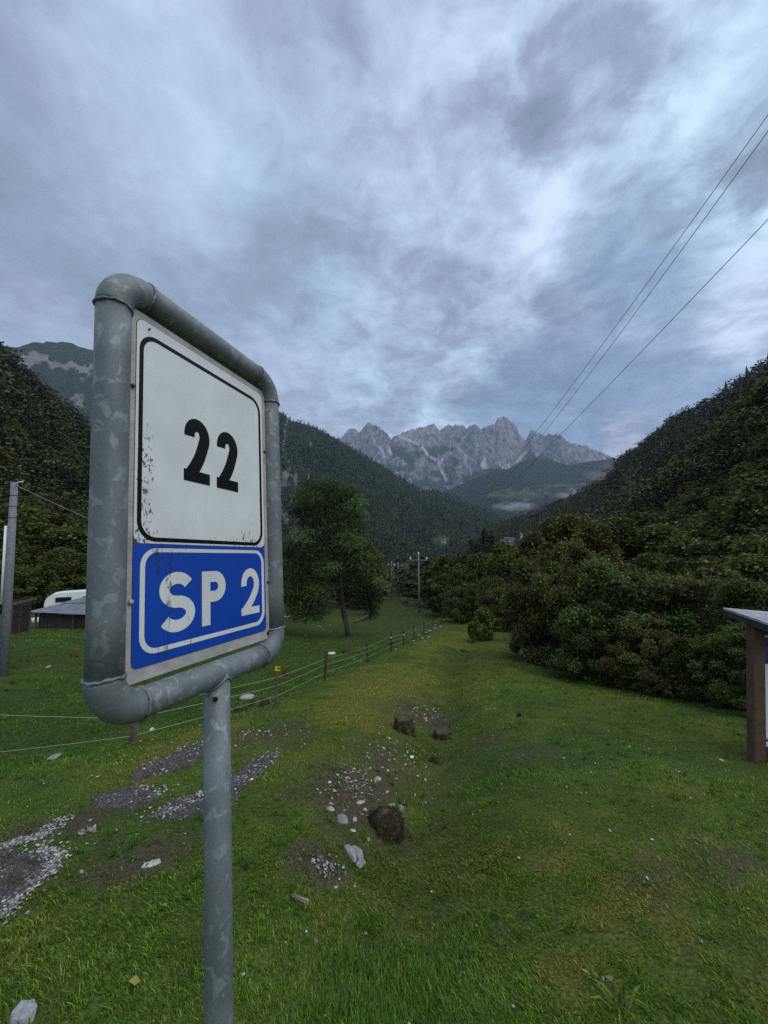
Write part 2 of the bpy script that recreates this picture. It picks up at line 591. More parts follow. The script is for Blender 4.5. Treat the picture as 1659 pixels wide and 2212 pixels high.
def turf_colour(x, y):
    x = np.asarray(x, float)
    y = np.asarray(y, float)
    g = np.tile(np.array([0.060, 0.095, 0.022]), (len(x), 1))
    n1_ = fbm(x / 1.6, y / 1.6, 21, 4)
    n2_ = fbm(x / 0.45, y / 0.45, 22, 4)
    n3_ = fbm(x / 4.5 + 3, y / 4.5, 23, 3)
    df = (fence_x(y) - x) * 0.82
    # worn yellowish track on the embankment, fresher green in the pasture left of the fence
    trk = np.exp(-((x - (fence_x(y) + 1.35 + 0.02 * y)) / (0.95 + 0.015 * y)) ** 2) * sstep(3.5, 7, y) * (1 - sstep(26, 40, y))
    past = sstep(0.0, 0.9, df)
    g = g + (np.array([0.116, 0.124, 0.028]) - g) * (0.9 * trk)[:, None]
    g = g + (np.array([0.024, 0.056, 0.007]) - g) * (0.9 * past)[:, None]
    n5_ = fbm(x / 0.22, y / 0.22, 27, 4)
    dry = np.clip(sstep(0.05, 0.26, 0.55 * n1_ + 0.5 * n2_ + 0.75 * n5_), 0, 1) * (1 - 0.75 * past)
    g = g + (np.array([0.105, 0.082, 0.045]) - g) * (0.62 * dry)[:, None]
    deep = sstep(0.04, 0.2, -n1_ + 0.4 * n3_)
    g = g + (np.array([0.036, 0.075, 0.020]) - g) * (0.8 * deep)[:, None]
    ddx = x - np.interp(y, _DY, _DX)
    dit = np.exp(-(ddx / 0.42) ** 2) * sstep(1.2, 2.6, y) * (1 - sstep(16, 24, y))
    g = g + (np.array([0.040, 0.066, 0.021]) - g) * (0.6 * dit)[:, None]  # darker ditch grass, also painting in the shade its soft relief lacks
    moss = sstep(0.10, 0.22, n3_) * (1 - past)
    g = g + (np.array([0.085, 0.110, 0.016]) - g) * (0.45 * moss)[:, None]
    g *= (1 + 0.5 * n2_ + 0.7 * n5_)[:, None]
    return np.clip(g * np.array([1.64, 1.80, 0.72]), 0.004, 1)


def build_ground():
    gy = np.concatenate([-np.geomspace(300, 0.6, 24), np.arange(-0.5, 11, 0.10), np.geomspace(11, 60, 80)[0:], np.geomspace(62, 6500, 70)])
    hx = np.concatenate([np.arange(0, 7, 0.10), np.geomspace(7, 60, 72), np.geomspace(63, 4500, 46)])
    gx = np.concatenate([-hx[::-1][:-1], hx])
    X, Y = np.meshgrid(gx, gy)
    x, y = X.ravel(), Y.ravel()
    z = ground_z(x, y)
    # the deep gutter in which the asphalt sheets lie stays at turf level; only relief here
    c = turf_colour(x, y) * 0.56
    d = dirt_amount(x, y)
    soil = np.array([0.060, 0.048, 0.034])
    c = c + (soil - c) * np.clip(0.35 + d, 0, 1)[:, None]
    far = sstep(50, 90, np.hypot(x, y))
    c = c + (np.array([0.028, 0.042, 0.016]) - c) * far[:, None]
    nx, ny = len(gx), len(gy)
    i = np.arange(ny - 1)[:, None] * nx
    j = np.arange(nx - 1)[None, :]
    q = np.stack([i + j, i + j + 1, i + nx + j + 1, i + nx + j], -1).reshape(-1, 4)
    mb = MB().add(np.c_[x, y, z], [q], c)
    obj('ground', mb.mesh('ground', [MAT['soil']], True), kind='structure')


build_ground()


# ------------------------------------------------------------------ asphalt remnants: thin sheets in the turf
def asphalt_mat():
    m, t, p = mat_nodes('old_asphalt')
    p.inputs['Roughness'].default_value = 0.95
    p.inputs['Specular IOR Level'].default_value = 0.15
    tcn = N(t, 'ShaderNodeTexCoord')
    v = N(t, 'ShaderNodeTexVoronoi', ins={'Vector': tcn.outputs['Object'], 'Scale': 150.0})
    nz = N(t, 'ShaderNodeTexNoise', ins={'Vector': tcn.outputs['Object'], 'Scale': 9.0, 'Detail': 6.0, 'Roughness': 0.65})
    sp = N(t, 'ShaderNodeSeparateColor', ins={0: v.outputs['Color']})
    chip = ramp(t, sp.outputs[0], [(0.0, (0.030, 0.029, 0.029)), (0.7, (0.072, 0.068, 0.066)), (0.90, (0.10, 0.095, 0.09)), (0.97, (0.28, 0.27, 0.25))])
    dirt = ramp(t, nz.outputs[0], [(0.42, (1, 1, 1)), (0.62, (0.62, 0.56, 0.46))])
    t.links.new(mix(t, 1.0, chip, dirt, 'MULTIPLY'), p.inputs[0])
    bp = N(t, 'ShaderNodeBump', ins={'Height': v.outputs['Distance'], 'Strength': 0.7, 'Distance': 0.004})
    t.links.new(bp.outputs[0], p.inputs['Normal'])
    return m


MAT['asphalt'] = asphalt_mat()
rng = np.random.default_rng(11)


def draped(name, poly, material, lift, rough_edge=0.30):
    c = poly.mean(0)
    m = len(poly)
    K = 140
    s = np.linspace(0, m, K, endpoint=False)
    i0 = np.floor(s).astype(int) % m
    fr = s - np.floor(s)
    rim = poly[i0] * (1 - fr)[:, None] + poly[(i0 + 1) % m] * fr[:, None]
    rad = np.linalg.norm(rim - c, axis=1)
    wob = 1 + rough_edge * 2.2 * fbm(rim[:, 0] * 6, rim[:, 1] * 6, 77, 4, 0.65)
    rim = c + (rim - c) * wob[:, None]
    rings = 9
    V = [np.array([[c[0], c[1]]])]
    for k in range(1, rings + 1):
        V.append(c + (rim - c) * (k / rings))
    V = np.concatenate(V)
    z = ground_z(V[:, 0], V[:, 1]) + lift
    z[1 + (rings - 1) * K:] -= lift + 0.012
    F3 = np.array([[0, 1 + j, 1 + (j + 1) % K] for j in range(K)])
    Q = np.array([[1 + k * K + j, 1 + (k + 1) * K + j, 1 + (k + 1) * K + (j + 1) % K, 1 + k * K + (j + 1) % K] for k in range(rings - 1) for j in range(K)])
    mb = MB().add(np.c_[V, z], [F3, Q])
    return obj(name, mb.mesh(name, [material], True), kind='structure')


for k_ in ('asphalt_a', 'asphalt_b', 'asphalt_c', 'asphalt_d'):
    draped('asphalt_patch', PATCH[k_], MAT['asphalt'], 0.014)


# ------------------------------------------------------------------ hills and mountains
def spline(pts, n):
    """resample a list of (px, py, ...) rows at n even steps of px, straight between rows"""
    a = np.array(pts, float)
    px = np.linspace(a[0, 0], a[-1, 0], n)
    return [px] + [np.interp(px, a[:, 0], a[:, k]) for k in range(1, a.shape[1])]


def hill(name, sky, foot, nu, nv, prof=1.0, disp=(), back=0.5, tint=None, mat=None, jag=0.0, seed=1):
    """sky: rows (px, py, distance); foot: rows (px, distance, z). A slope from the foot to the ridge and a back slope."""
    px, py, dist = spline(sky, nu)
    fd = np.interp(px, [f[0] for f in foot], [f[1] for f in foot])
    fz = np.interp(px, [f[0] for f in foot], [f[2] for f in foot])
    d = np.stack([ray(a, b) for a, b in zip(px, py)])
    h = np.hypot(d[:, 0], d[:, 1])
    rid = d / h[:, None] * dist[:, None]
    az = d[:, :2] / h[:, None]
    v = np.concatenate([np.linspace(0, 1, nv), 1 + np.linspace(0, 1, 8)[1:]])
    U, Vv = np.meshgrid(np.arange(nu), v)
    vv = np.clip(Vv, 0, 1)
    bk = np.clip(Vv - 1, 0, 1)
    hd = fd[U] + (dist[U] - fd[U]) * vv + bk * dist[U] * back
    z = fz[U] + (rid[:, 2][U] - fz[U]) * vv ** prof
    z = z - bk * (rid[:, 2][U] - fz[U]) * 0.9
    x = az[:, 0][U] * hd
    y = az[:, 1][U] * hd
    env = np.sin(np.clip(vv, 0, 1) * np.pi) ** 0.7 * (Vv <= 1)
    for (amp, size, k, *asp) in disp:
        q_ = asp[0] if asp else 1.0
        n_ = fbm(x / size, (y + z) / (size * q_), seed + k, 5)
        if asp:
            n_ = 0.28 - np.abs(n_) * 2.2
        z = z + amp * n_ * env
    if jag:
        z = z + jag * fbm(px[U] / 4.0, 0 * z, seed + 9, 4) * (np.abs(Vv - 1) < 0.02)
    P = np.stack([x, y, z], -1)
    T = tint(px[U], vv, P) if tint else np.ones(P.shape)
    nvv = len(v)
    i = np.arange(nvv - 1)[:, None] * nu
    j = np.arange(nu - 1)[None, :]
    q = np.stack([i + j, i + j + 1, i + nu + j + 1, i + nu + j], -1).reshape(-1, 4)
    mb = MB().add(P.reshape(-1, 3), [q], T.reshape(-1, 3))
    o = obj(name, mb.mesh(name, [mat], True), kind='structure')
    tri = np.concatenate([q[:, :3], q[:, [0, 2, 3]]])
    front = q[: (nv - 1) * (nu - 1)]
    return dict(obj=o, P=P.reshape(-1, 3), q=front, nu=nu, nv=nv, px=px,
                bvh=BVHTree.FromPolygons([tuple(map(float, p)) for p in P.reshape(-1, 3)], [tuple(map(int, t)) for t in tri]))


MAT['rock_far'] = rock_mat('dolomite_rock', (0.172, 0.162, 0.190), (0.030, 0.042, 0.030), 0.022)
MAT['rock_mid'] = rock_mat('cliff_rock', (0.115, 0.11, 0.108), (0.024, 0.036, 0.018), 0.02)
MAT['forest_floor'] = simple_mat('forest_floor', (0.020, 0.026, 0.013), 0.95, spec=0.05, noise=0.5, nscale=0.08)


def z2(x, y):
    return 713 + 0.3968 * x, 877.8 + 0.3968 * y


# the far pale massif
_d = [(-60, 200), (0, 182), (40, 172), (70, 165), (95, 130), (112, 120), (128, 113), (145, 126), (155, 140), (165, 135), (185, 110), (205, 90), (218, 89), (240, 101), (262, 110), (285, 128), (300, 140), (320, 160), (333, 178), (345, 160),
      (375, 155), (400, 143), (420, 135), (450, 125), (480, 118), (505, 112), (530, 105), (548, 95), (560, 92), (568, 96), (578, 108), (597, 130), (612, 119), (625, 112), (640, 100), (655, 100), (670, 106), (678, 97), (690, 98), (705, 101), (735, 107), (745, 123),
      (755, 108), (770, 100), (790, 100), (815, 118), (832, 118), (850, 112), (875, 102), (895, 95), (908, 75), (918, 62), (930, 55), (945, 53), (960, 57), (972, 66), (990, 88), (1015, 106), (1025, 140), (1045, 165), (1062, 184), (1070, 180), (1078, 165), (1085, 145), (1098, 128), (1108, 126), (1118, 134), (1125, 143), (1140, 145), (1165, 160),
      (1185, 152), (1210, 150), (1235, 151), (1260, 165), (1285, 185), (1310, 196), (1340, 205), (1385, 212), (1405, 218), (1420, 230), (1470, 250), (1530, 275), (1600, 300), (1700, 330), (1900, 380)]
massif_sky = [(*z2(a, b), 4300.0 + 250 * math.sin(a * 0.013)) for a, b in _d]
SCREE = [[(240, 195), (285, 240), (293, 278)], [(380, 165), (480, 205)], [(500, 220), (530, 260), (585, 300), (590, 330), (635, 410)], [(610, 285), (590, 320)], [(690, 225), (740, 270), (725, 300), (760, 345), (762, 372)], [(745, 275), (790, 300)], [(840, 285), (820, 325), (840, 332)],
         [(1068, 250), (1010, 300)], [(965, 320), (965, 350)], [(900, 310), (930, 330)], [(320, 225), (330, 260)]]


def massif_tint(px, v, P):
    zx = (px - 713) / 0.3968
    # height on the picture of each vertex, to place the scree gullies and the tree line where they are on the mountain
    hd = np.hypot(P[..., 0], P[..., 1])
    el = P[..., 2] / (P[..., 1] * CP + P[..., 2] * SP)
    depth = P[..., 1] * CP + P[..., 2] * SP
    upc = -P[..., 1] * SP + P[..., 2] * CP
    py = CY - F_PX * upc / depth
    zy = (py - 877.8) / 0.3968
    line = np.interp(zx, [-100, 100, 250, 300, 380, 500, 640, 760, 850, 960, 1060, 1100, 1180, 1310, 1420, 1545, 1900], [250, 290, 330, 400, 430, 440, 430, 360, 325, 340, 290, 265, 285, 318, 300, 285, 400])
    n_ = fbm(zx / 40, zy / 26, 41, 4)
    veg = sstep(-22, 42, zy - line + n_ * 120)
    lower = sstep(270, 320, zx) * (1 - sstep(640, 760, zx)) * sstep(185, 240, zy)
    veg = np.maximum(veg, lower * (0.62 + 1.9 * n_))
    sc = np.zeros(zx.shape)
    for pl in SCREE:
        for (a, b) in zip(pl[:-1], pl[1:]):
            a = np.array(a, float)
            b = np.array(b, float)
            t = np.clip(((zx - a[0]) * (b - a)[0] + (zy - a[1]) * (b - a)[1]) / ((b - a) @ (b - a)), 0, 1)
            dd = np.hypot(zx - a[0] - t * (b - a)[0], zy - a[1] - t * (b - a)[1])
            sc = np.maximum(sc, 1 - sstep(3.0, 9.5, dd + 7 * n_))
    veg = veg * (1 - sc)
    return np.stack([np.clip(veg, 0, 1), sc, np.ones_like(sc)], -1)


MASSIF = hill('far_mountain', massif_sky, [(600, 3200, -20), (1500, 3200, -20)], 520, 120, 1.15,
              disp=((150, 420, 1), (190, 170, 2, 3.0), (120, 70, 3, 2.5), (70, 40, 4)), tint=massif_tint, mat=MAT['rock_far'], jag=42, seed=40)

# wooded foothills in front of the massif
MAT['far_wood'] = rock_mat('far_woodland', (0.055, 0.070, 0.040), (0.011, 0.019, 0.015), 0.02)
foot_sky = [(700, 1080, 2600), (820, 1075, 2600), *[(*z2(a, b), 2700) for a, b in [(560, 490), (600, 470), (680, 440), (760, 405), (830, 375), (880, 352), (930, 345), (980, 352), (1040, 375), (1100, 395), (1170, 420), (1300, 425), (1450, 410), (1560, 390)]], (1500, 1040, 2600)]


def foot_tint(px, v, P):
    depth = P[..., 1] * CP + P[..., 2] * SP
    py = CY - F_PX * (-P[..., 1] * SP + P[..., 2] * CP) / depth
    n_ = fbm(px / 16, py / 7, 51, 4)
    mead = np.exp(-((px - 1120) / 75) ** 2 - ((py - 1068) / 17) ** 2) + 0.8 * np.exp(-((px - 1235) / 60) ** 2 - ((py - 1048) / 7) ** 2)
    return np.stack([np.clip(1.05 - 0.95 * mead + 0.9 * n_ * (mead > 0.1), 0, 1), 0 * mead, np.ones_like(mead)], -1)


FOOTHILL = hill('wooded_foothill', foot_sky, [(600, 1500, -25), (1600, 1500, -25)], 300, 90, 1.3, disp=((70, 300, 1), (26, 60, 2), (12, 20, 3)), tint=foot_tint, mat=MAT['far_wood'], jag=6, seed=50)
right_foot_sky = [(1040, 1035, 3300), *[(*z2(a, b), 3300) for a, b in [(860, 400), (900, 372), (960, 345), (1000, 322), (1050, 300), (1100, 285), (1180, 292), (1310, 322), (1400, 300), (1545, 288)]], (1400, 985, 3300), (1560, 990, 3300)]
right_foot_sky = sorted(right_foot_sky)
FOOTHILL2 = hill('distant_foothill', right_foot_sky, [(900, 2750, -25), (1600, 2750, -25)], 220, 70, 1.1, disp=((60, 300, 1), (26, 60, 2), (12, 22, 3)), mat=MAT['far_wood'], jag=6, seed=55,
                 tint=lambda px, v, P: np.stack([np.full(px.shape, 0.95), 0 * px, 0 * px + 1], -1))

# high mountain with pale cliffs at the far left
left_high = [(-500, 700, 2400), (-200, 730, 2400), (0, 745, 2400), (20, 749, 2400), (40, 750, 2400), (58, 744, 2400), (75, 738, 2400), (92, 742, 2400), (100, 737, 2400), (122, 740, 2400), (135, 738, 2400), (155, 741, 2400), (172, 749, 2400), (195, 755, 2400), (300, 790, 2300), (450, 830, 2200), (560, 868, 2100), (640, 930, 2100), (760, 1040, 2100)]


def left_tint(px, v, P):
    depth = P[..., 1] * CP + P[..., 2] * SP
    py = CY - F_PX * (-P[..., 1] * SP + P[..., 2] * CP) / depth
    n_ = fbm(px / 11, py / 8, 61, 4)
    band = np.interp(px, [-100, 30, 80, 130, 190, 300], [760, 778, 778, 785, 792, 800]) + 34 * fbm(px / 20, 0 * px, 63, 3)
    cl = np.exp(-((py - band) / 10) ** 2) + 0.9 * np.exp(-((px - 65) / 22) ** 2 - ((py - 785) / 20) ** 2) + 0.75 * np.exp(-((px - 178) / 16) ** 2 - ((py - 868) / 26) ** 2) + 0.55 * np.exp(-((px - 180) / 18) ** 2 - ((py - 815) / 10) ** 2)
    return np.stack([np.clip(1.05 - 0.95 * cl + 1.5 * n_, 0, 1), 0.5 * np.clip(cl + n_, 0, 1), np.ones_like(cl)], -1)


LEFT_HIGH = hill('high_mountain', left_high, [(-500, 1100, -25), (760, 1100, -25)], 300, 110, 1.15, disp=((100, 320, 1), (45, 90, 2), (18, 30, 3)), tint=left_tint, mat=MAT['rock_mid'], jag=5, seed=60)

# wooded mountain left of the valley axis, with a rock face near its foot
mid_sky = [(150, 1150, 1150), (220, 1030, 1180), (280, 930, 1200), (330, 860, 1230), (400, 830, 1250), (520, 850, 1250), (600, 880, 1250), (612, 888, 1250), (628, 902, 1250), (645, 905, 1250), (680, 916, 1270), (710, 932, 1290), (742, 951, 1300), (785, 978, 1320), (830, 1003, 1350), (870, 1030, 1380), (905, 1052, 1400), (940, 1056, 1420), (985, 1068, 1450), (1030, 1088, 1480), (1075, 1108, 1500), (1130, 1140, 1520), (1200, 1180, 1500)]


def mid_cliff(px, py):
    n_ = fbm(px / 6, py / 22, 71, 4)
    n2_ = fbm(px / 3, py / 5, 73, 3)
    cl = 0.95 * np.exp(-((px - 630) / 27) ** 2 - ((py - 1032) / 32) ** 2) + 0.85 * np.exp(-((px - 620) / 18) ** 2 - ((py - 1122) / 26) ** 2) + 0.55 * np.exp(-((px - 668) / 7) ** 2 - ((py - 960) / 9) ** 2)
    cl = cl + 1.9 * n_ * (cl > 0.06) + 1.0 * n2_ * (cl > 0.06)
    gully = np.exp(-((px - (618 - (py - 930) * 0.13) - 12 * n2_) / 2.6) ** 2) * ((py > 898) & (py < 990))
    return np.clip(np.maximum(cl, gully), 0, 1.2), gully


def mid_meadow(px, py):
    n_ = fbm(px / 6, py / 5, 75, 3)
    return sstep(0.35, 0.6, np.exp(-((px - 955) / 24) ** 2 - ((py - 1170) / 15) ** 2) + 0.8 * n_ * (np.hypot(px - 955, py - 1170) < 60))


def mid_tint(px, v, P):
    depth = P[..., 1] * CP + P[..., 2] * SP
    py = CY - F_PX * (-P[..., 1] * SP + P[..., 2] * CP) / depth
    cl, gully = mid_cliff(px, py)
    return np.stack([np.clip(1.05 - 1.0 * cl, 0, 1), 0.5 * gully + 0.12 * cl, 1 - mid_meadow(px, py)], -1)


MID = hill('valley_mountain', [(a, b + 7, c) for a, b, c in mid_sky], [(150, 420, -20), (380, 420, -20), (800, 480, -20), (1000, 620, -20), (1200, 800, -22)], 340, 110, 1.05, disp=((70, 260, 1), (26, 80, 2), (8, 24, 3)), tint=mid_tint, mat=MAT['rock_mid'], jag=4, seed=70)

# dark wooded slope at the left edge
left_sky = [(-700, 380, 330), (-300, 560, 350), (-60, 705, 370), (0, 748, 380), (30, 775, 390), (60, 800, 400), (95, 830, 420), (130, 858, 440), (165, 885, 460), (190, 912, 470), (260, 985, 500), (340, 1050, 520), (430, 1120, 520), (540, 1185, 500), (640, 1228, 480), (760, 1245, 470)]
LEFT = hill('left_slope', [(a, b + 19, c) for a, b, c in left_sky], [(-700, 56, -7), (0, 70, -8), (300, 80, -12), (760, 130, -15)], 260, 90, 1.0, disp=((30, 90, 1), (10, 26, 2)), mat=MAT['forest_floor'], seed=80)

# dark wooded slope at the right edge
right_sky = [(1010, 1178, 900), (1060, 1146, 880), (1110, 1121, 860), (1150, 1106, 830), (1200, 1086, 800), (1245, 1068, 760), (1282, 1045, 720), (1310, 1021, 690), (1340, 990, 660), (1360, 972, 640), (1385, 958, 620), (1410, 938, 600), (1430, 925, 580), (1455, 902, 560), (1480, 890, 540), (1510, 880, 520), (1540, 866, 500), (1570, 845, 480), (1600, 824, 470), (1640, 797, 450), (1659, 786, 440), (1850, 680, 400), (2300, 450, 360)]
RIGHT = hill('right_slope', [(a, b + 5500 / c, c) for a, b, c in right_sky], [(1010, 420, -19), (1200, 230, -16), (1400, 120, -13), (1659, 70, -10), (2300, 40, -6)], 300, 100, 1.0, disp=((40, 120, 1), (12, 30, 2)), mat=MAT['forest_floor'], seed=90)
# a nearer shoulder of the same slope
sh_sky = [(1190, 1165, 330), (1240, 1150, 330), (1300, 1118, 330), (1360, 1085, 325), (1420, 1045, 320), (1480, 1000, 310), (1540, 950, 300), (1600, 905, 290), (1659, 865, 280), (1900, 740, 250), (2300, 560, 230)]
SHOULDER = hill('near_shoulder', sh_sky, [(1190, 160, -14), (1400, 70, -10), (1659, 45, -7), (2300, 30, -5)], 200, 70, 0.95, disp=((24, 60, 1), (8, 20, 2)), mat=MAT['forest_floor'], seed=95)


# ------------------------------------------------------------------ foliage
def leaves(P, L, W, rng, up=0.6, droop=0.0, axis=None):
    """one bent lozenge per point"""
    n = len(P)
    a = rng.normal(size=(n, 3))
    if axis is not None:
        a = a * 0.5 + axis
    a[:, 2] = a[:, 2] * 0.45 - droop
    a /= np.linalg.norm(a, axis=1)[:, None]
    nn = rng.normal(size=(n, 3))
    nn[:, 2] += up * 2
    b = np.cross(nn, a)
    b /= np.linalg.norm(b, axis=1)[:, None] + 1e-9
    L = np.broadcast_to(np.asarray(L, float), (n,))[:, None]
    Wd = np.broadcast_to(np.asarray(W, float), (n,))[:, None]
    V = np.stack([P - a * L * 0.5, P + b * Wd * 0.5 + a * L * 0.05, P + a * L * 0.5 + np.array([0, 0, -1.0]) * L * 0.12, P - b * Wd * 0.5 + a * L * 0.05], 1).reshape(-1, 3)
    q = np.arange(n * 4).reshape(n, 4)
    return V, q


def leaf_col(base, n, rng, var=0.35, warm=0.0):
    b = np.asarray(base, float)
    k = np.exp(rng.normal(0, var, n))[:, None]
    c = b[None, :] * k
    w = rng.random(n)[:, None] * warm
    c = c + (np.array([0.12, 0.10, 0.03]) - c) * w
    return np.repeat(np.clip(c, 0.002, 0.5), 4, axis=0)


def lumps_crown(rng, blobs, per, L, W, base, up=0.6, droop=0.1, warm=0.1, shell=0.45):
    """blobs: rows cx, cy, cz, rx, ry, rz. Leaves fill every lump, more densely at its skin."""
    mb = MB()
    for bl in blobs:
        n = int(per * (bl[3] * bl[4] * bl[5]) ** (2 / 3))
        if n < 4:
            continue
        d = rng.normal(size=(n, 3))
        d /= np.linalg.norm(d, axis=1)[:, None]
        r = rng.random(n) ** shell
        r = r * (1 + 0.25 * rng.normal(size=n) * (rng.random(n) < 0.3))
        P = np.array(bl[:3]) + d * r[:, None] * np.array(bl[3:6])
        V, q = leaves(P, L * (0.7 + 0.6 * rng.random(n)), W * (0.7 + 0.6 * rng.random(n)), rng, up, droop)
        hue = np.asarray(base) * (1 + 0.22 * rng.normal()) * np.array([1 + 0.08 * rng.normal(), 1, 1 + 0.08 * rng.normal()])
        mb.add(V, [q], leaf_col(np.clip(hue, 0.004, 0.3), n, rng, 0.32, warm))
    return mb


def limb_mesh(rng, paths):
    mb = MB()
    for (pts, rad) in paths:
        v, f = tube(pts, rad, 8)
        mb.add(v, f)
    return mb


def curve_pts(a, b, rng, bend=0.12, n=7):
    a = np.asarray(a, float)
    b = np.asarray(b, float)
    t = np.linspace(0, 1, n)[:, None]
    L = np.linalg.norm(b - a)
    off = rng.normal(size=3) * bend * L
    off2 = rng.normal(size=3) * bend * L * 0.4
    return a + (b - a) * t + np.sin(t * np.pi) * off + np.sin(t * 2 * np.pi) * off2


def broadleaf(seed, h, w, base, nbl=26, per=260, L=0.22, Wd=0.12, crown_from=0.22, taper=0.75, warm=0.12, up=0.6, lean=0.0, flat=0.8, droop=0.1):
    """tree of height h and crown width w at the origin: (trunk mesh, crown mesh)"""
    rng = np.random.default_rng(seed)
    blobs = []
    for k in range(nbl):
        t = (k + rng.random()) / nbl
        zc_ = h * (crown_from + (0.97 - crown_from) * t)
        env = (w / 2) * (1 - abs(2 * (t ** taper) - 0.9) ** 2.2 * 0.85)
        a = rng.random() * 2 * np.pi
        rr = env * (0.25 + 0.65 * rng.random() ** 0.6)
        r = w * (0.10 + 0.10 * rng.random())
        blobs.append((np.cos(a) * rr + lean * zc_, np.sin(a) * rr, min(zc_, h - r * flat * 0.8), r * 1.15, r * 1.15, r * flat))
    blobs.append((lean * h, 0, h * 0.80, w * 0.2, w * 0.2, h * 0.14))
    crown = lumps_crown(rng, blobs, per, L, Wd, base, up, droop, warm)
    paths = []
    r0 = 0.022 * h + 0.02
    top = np.array([lean * h, 0, h * 0.88])
    tr = curve_pts((0, 0, -0.3), top, rng, 0.03, 9)
    paths.append((tr, np.linspace(r0, r0 * 0.15, 9)))
    for bl in blobs[::2]:
        s = rng.uniform(0.15, 0.6)
        st = tr[int(s * 8)]
        paths.append((curve_pts(st, bl[:3], rng, 0.08, 6), np.linspace(r0 * 0.42, r0 * 0.08, 6)))
    return limb_mesh(rng, paths), crown


def conifer(seed, h, w, base, per=1.0):
    rng = np.random.default_rng(seed)
    mb = MB()
    paths = [(curve_pts((0, 0, -0.3), (0, 0, h), rng, 0.01, 8), np.linspace(0.02 * h, 0.01, 8))]
    n = int(34 * per)
    for k in range(n):
        t = k / n
        z = h * (0.08 + 0.9 * t)
        ln = (w / 2) * (1 - t) ** 0.8 * rng.uniform(0.65, 1.1) + 0.12
        for _ in range(5):
            a = rng.random() * 2 * np.pi
            m = max(8, int(ln * 26))
            s = rng.random(m) ** 0.7
            P = np.stack([np.cos(a) * ln * s, np.sin(a) * ln * s, z - 0.28 * ln * s + 0.05 * rng.normal(size=m)], -1) + rng.normal(size=(m, 3)) * 0.06 * ln
            V, q = leaves(P, 0.34, 0.12, rng, 0.6, 0.25, np.array([np.cos(a), np.sin(a), -0.2]))
            mb.add(V, [q], leaf_col(base, m, rng, 0.3))
    return limb_mesh(rng, paths), mb


def put_tree(name, label, meshes, loc, scale=1.0, rotz=0.0, group=None, category='tree', crown='crown', trunk='trunk'):
    t = thing(name, label, category, loc, rotz, group)
    t.scale = (scale,) * 3 if np.isscalar(scale) else scale
    obj(trunk, meshes[0], t)
    obj(crown, meshes[1], t)
    return t


# ---- woods on the slopes: thousands of crowns that read as one mass
def crown_template(rng, kind, tris):
    lumps = 7 if tris < 300 else 16
    if kind == 'cone':
        V, Fs = [], []
        k0 = 0
        for lev in range(3):
            z0 = 0.10 + 0.27 * lev
            r = 0.26 * (1 - lev * 0.27)
            m = 6
            a = np.linspace(0, 2 * np.pi, m, endpoint=False) + rng.random()
            rr = r * (1 + 0.3 * rng.normal(size=m))
            ring = np.stack([np.cos(a) * rr, np.sin(a) * rr, np.full(m, z0) + 0.04 * rng.normal(size=m)], -1)
            V += [ring, np.array([[0, 0, z0 + 0.40]])]
            Fs.append(np.array([[k0 + j, k0 + (j + 1) % m, k0 + m] for j in range(m)]))
            k0 += m + 1
        V = np.concatenate(V)
        return V, np.concatenate(Fs)
    n = tris // 2
    nb = lumps
    bc = np.stack([rng.normal(size=nb) * 0.19, rng.normal(size=nb) * 0.19, 0.35 + 0.5 * rng.random(nb)], -1)
    i = rng.integers(0, nb, n)
    d = rng.normal(size=(n, 3))
    d /= np.linalg.norm(d, axis=1)[:, None]
    d[:, 2] = np.abs(d[:, 2]) * 0.9 - 0.25
    P = bc[i] + d * (np.array([0.22, 0.22, 0.17]) if nb < 10 else np.array([0.17, 0.17, 0.12])) * (0.8 + 0.3 * rng.random(n))[:, None]
    V, q = leaves(P, 1.25 / math.sqrt(tris), 0.85 / math.sqrt(tris), rng, 0.8, 0.05)
    t = np.concatenate([q[:, :3], q[:, [0, 2, 3]]])
    return V, t


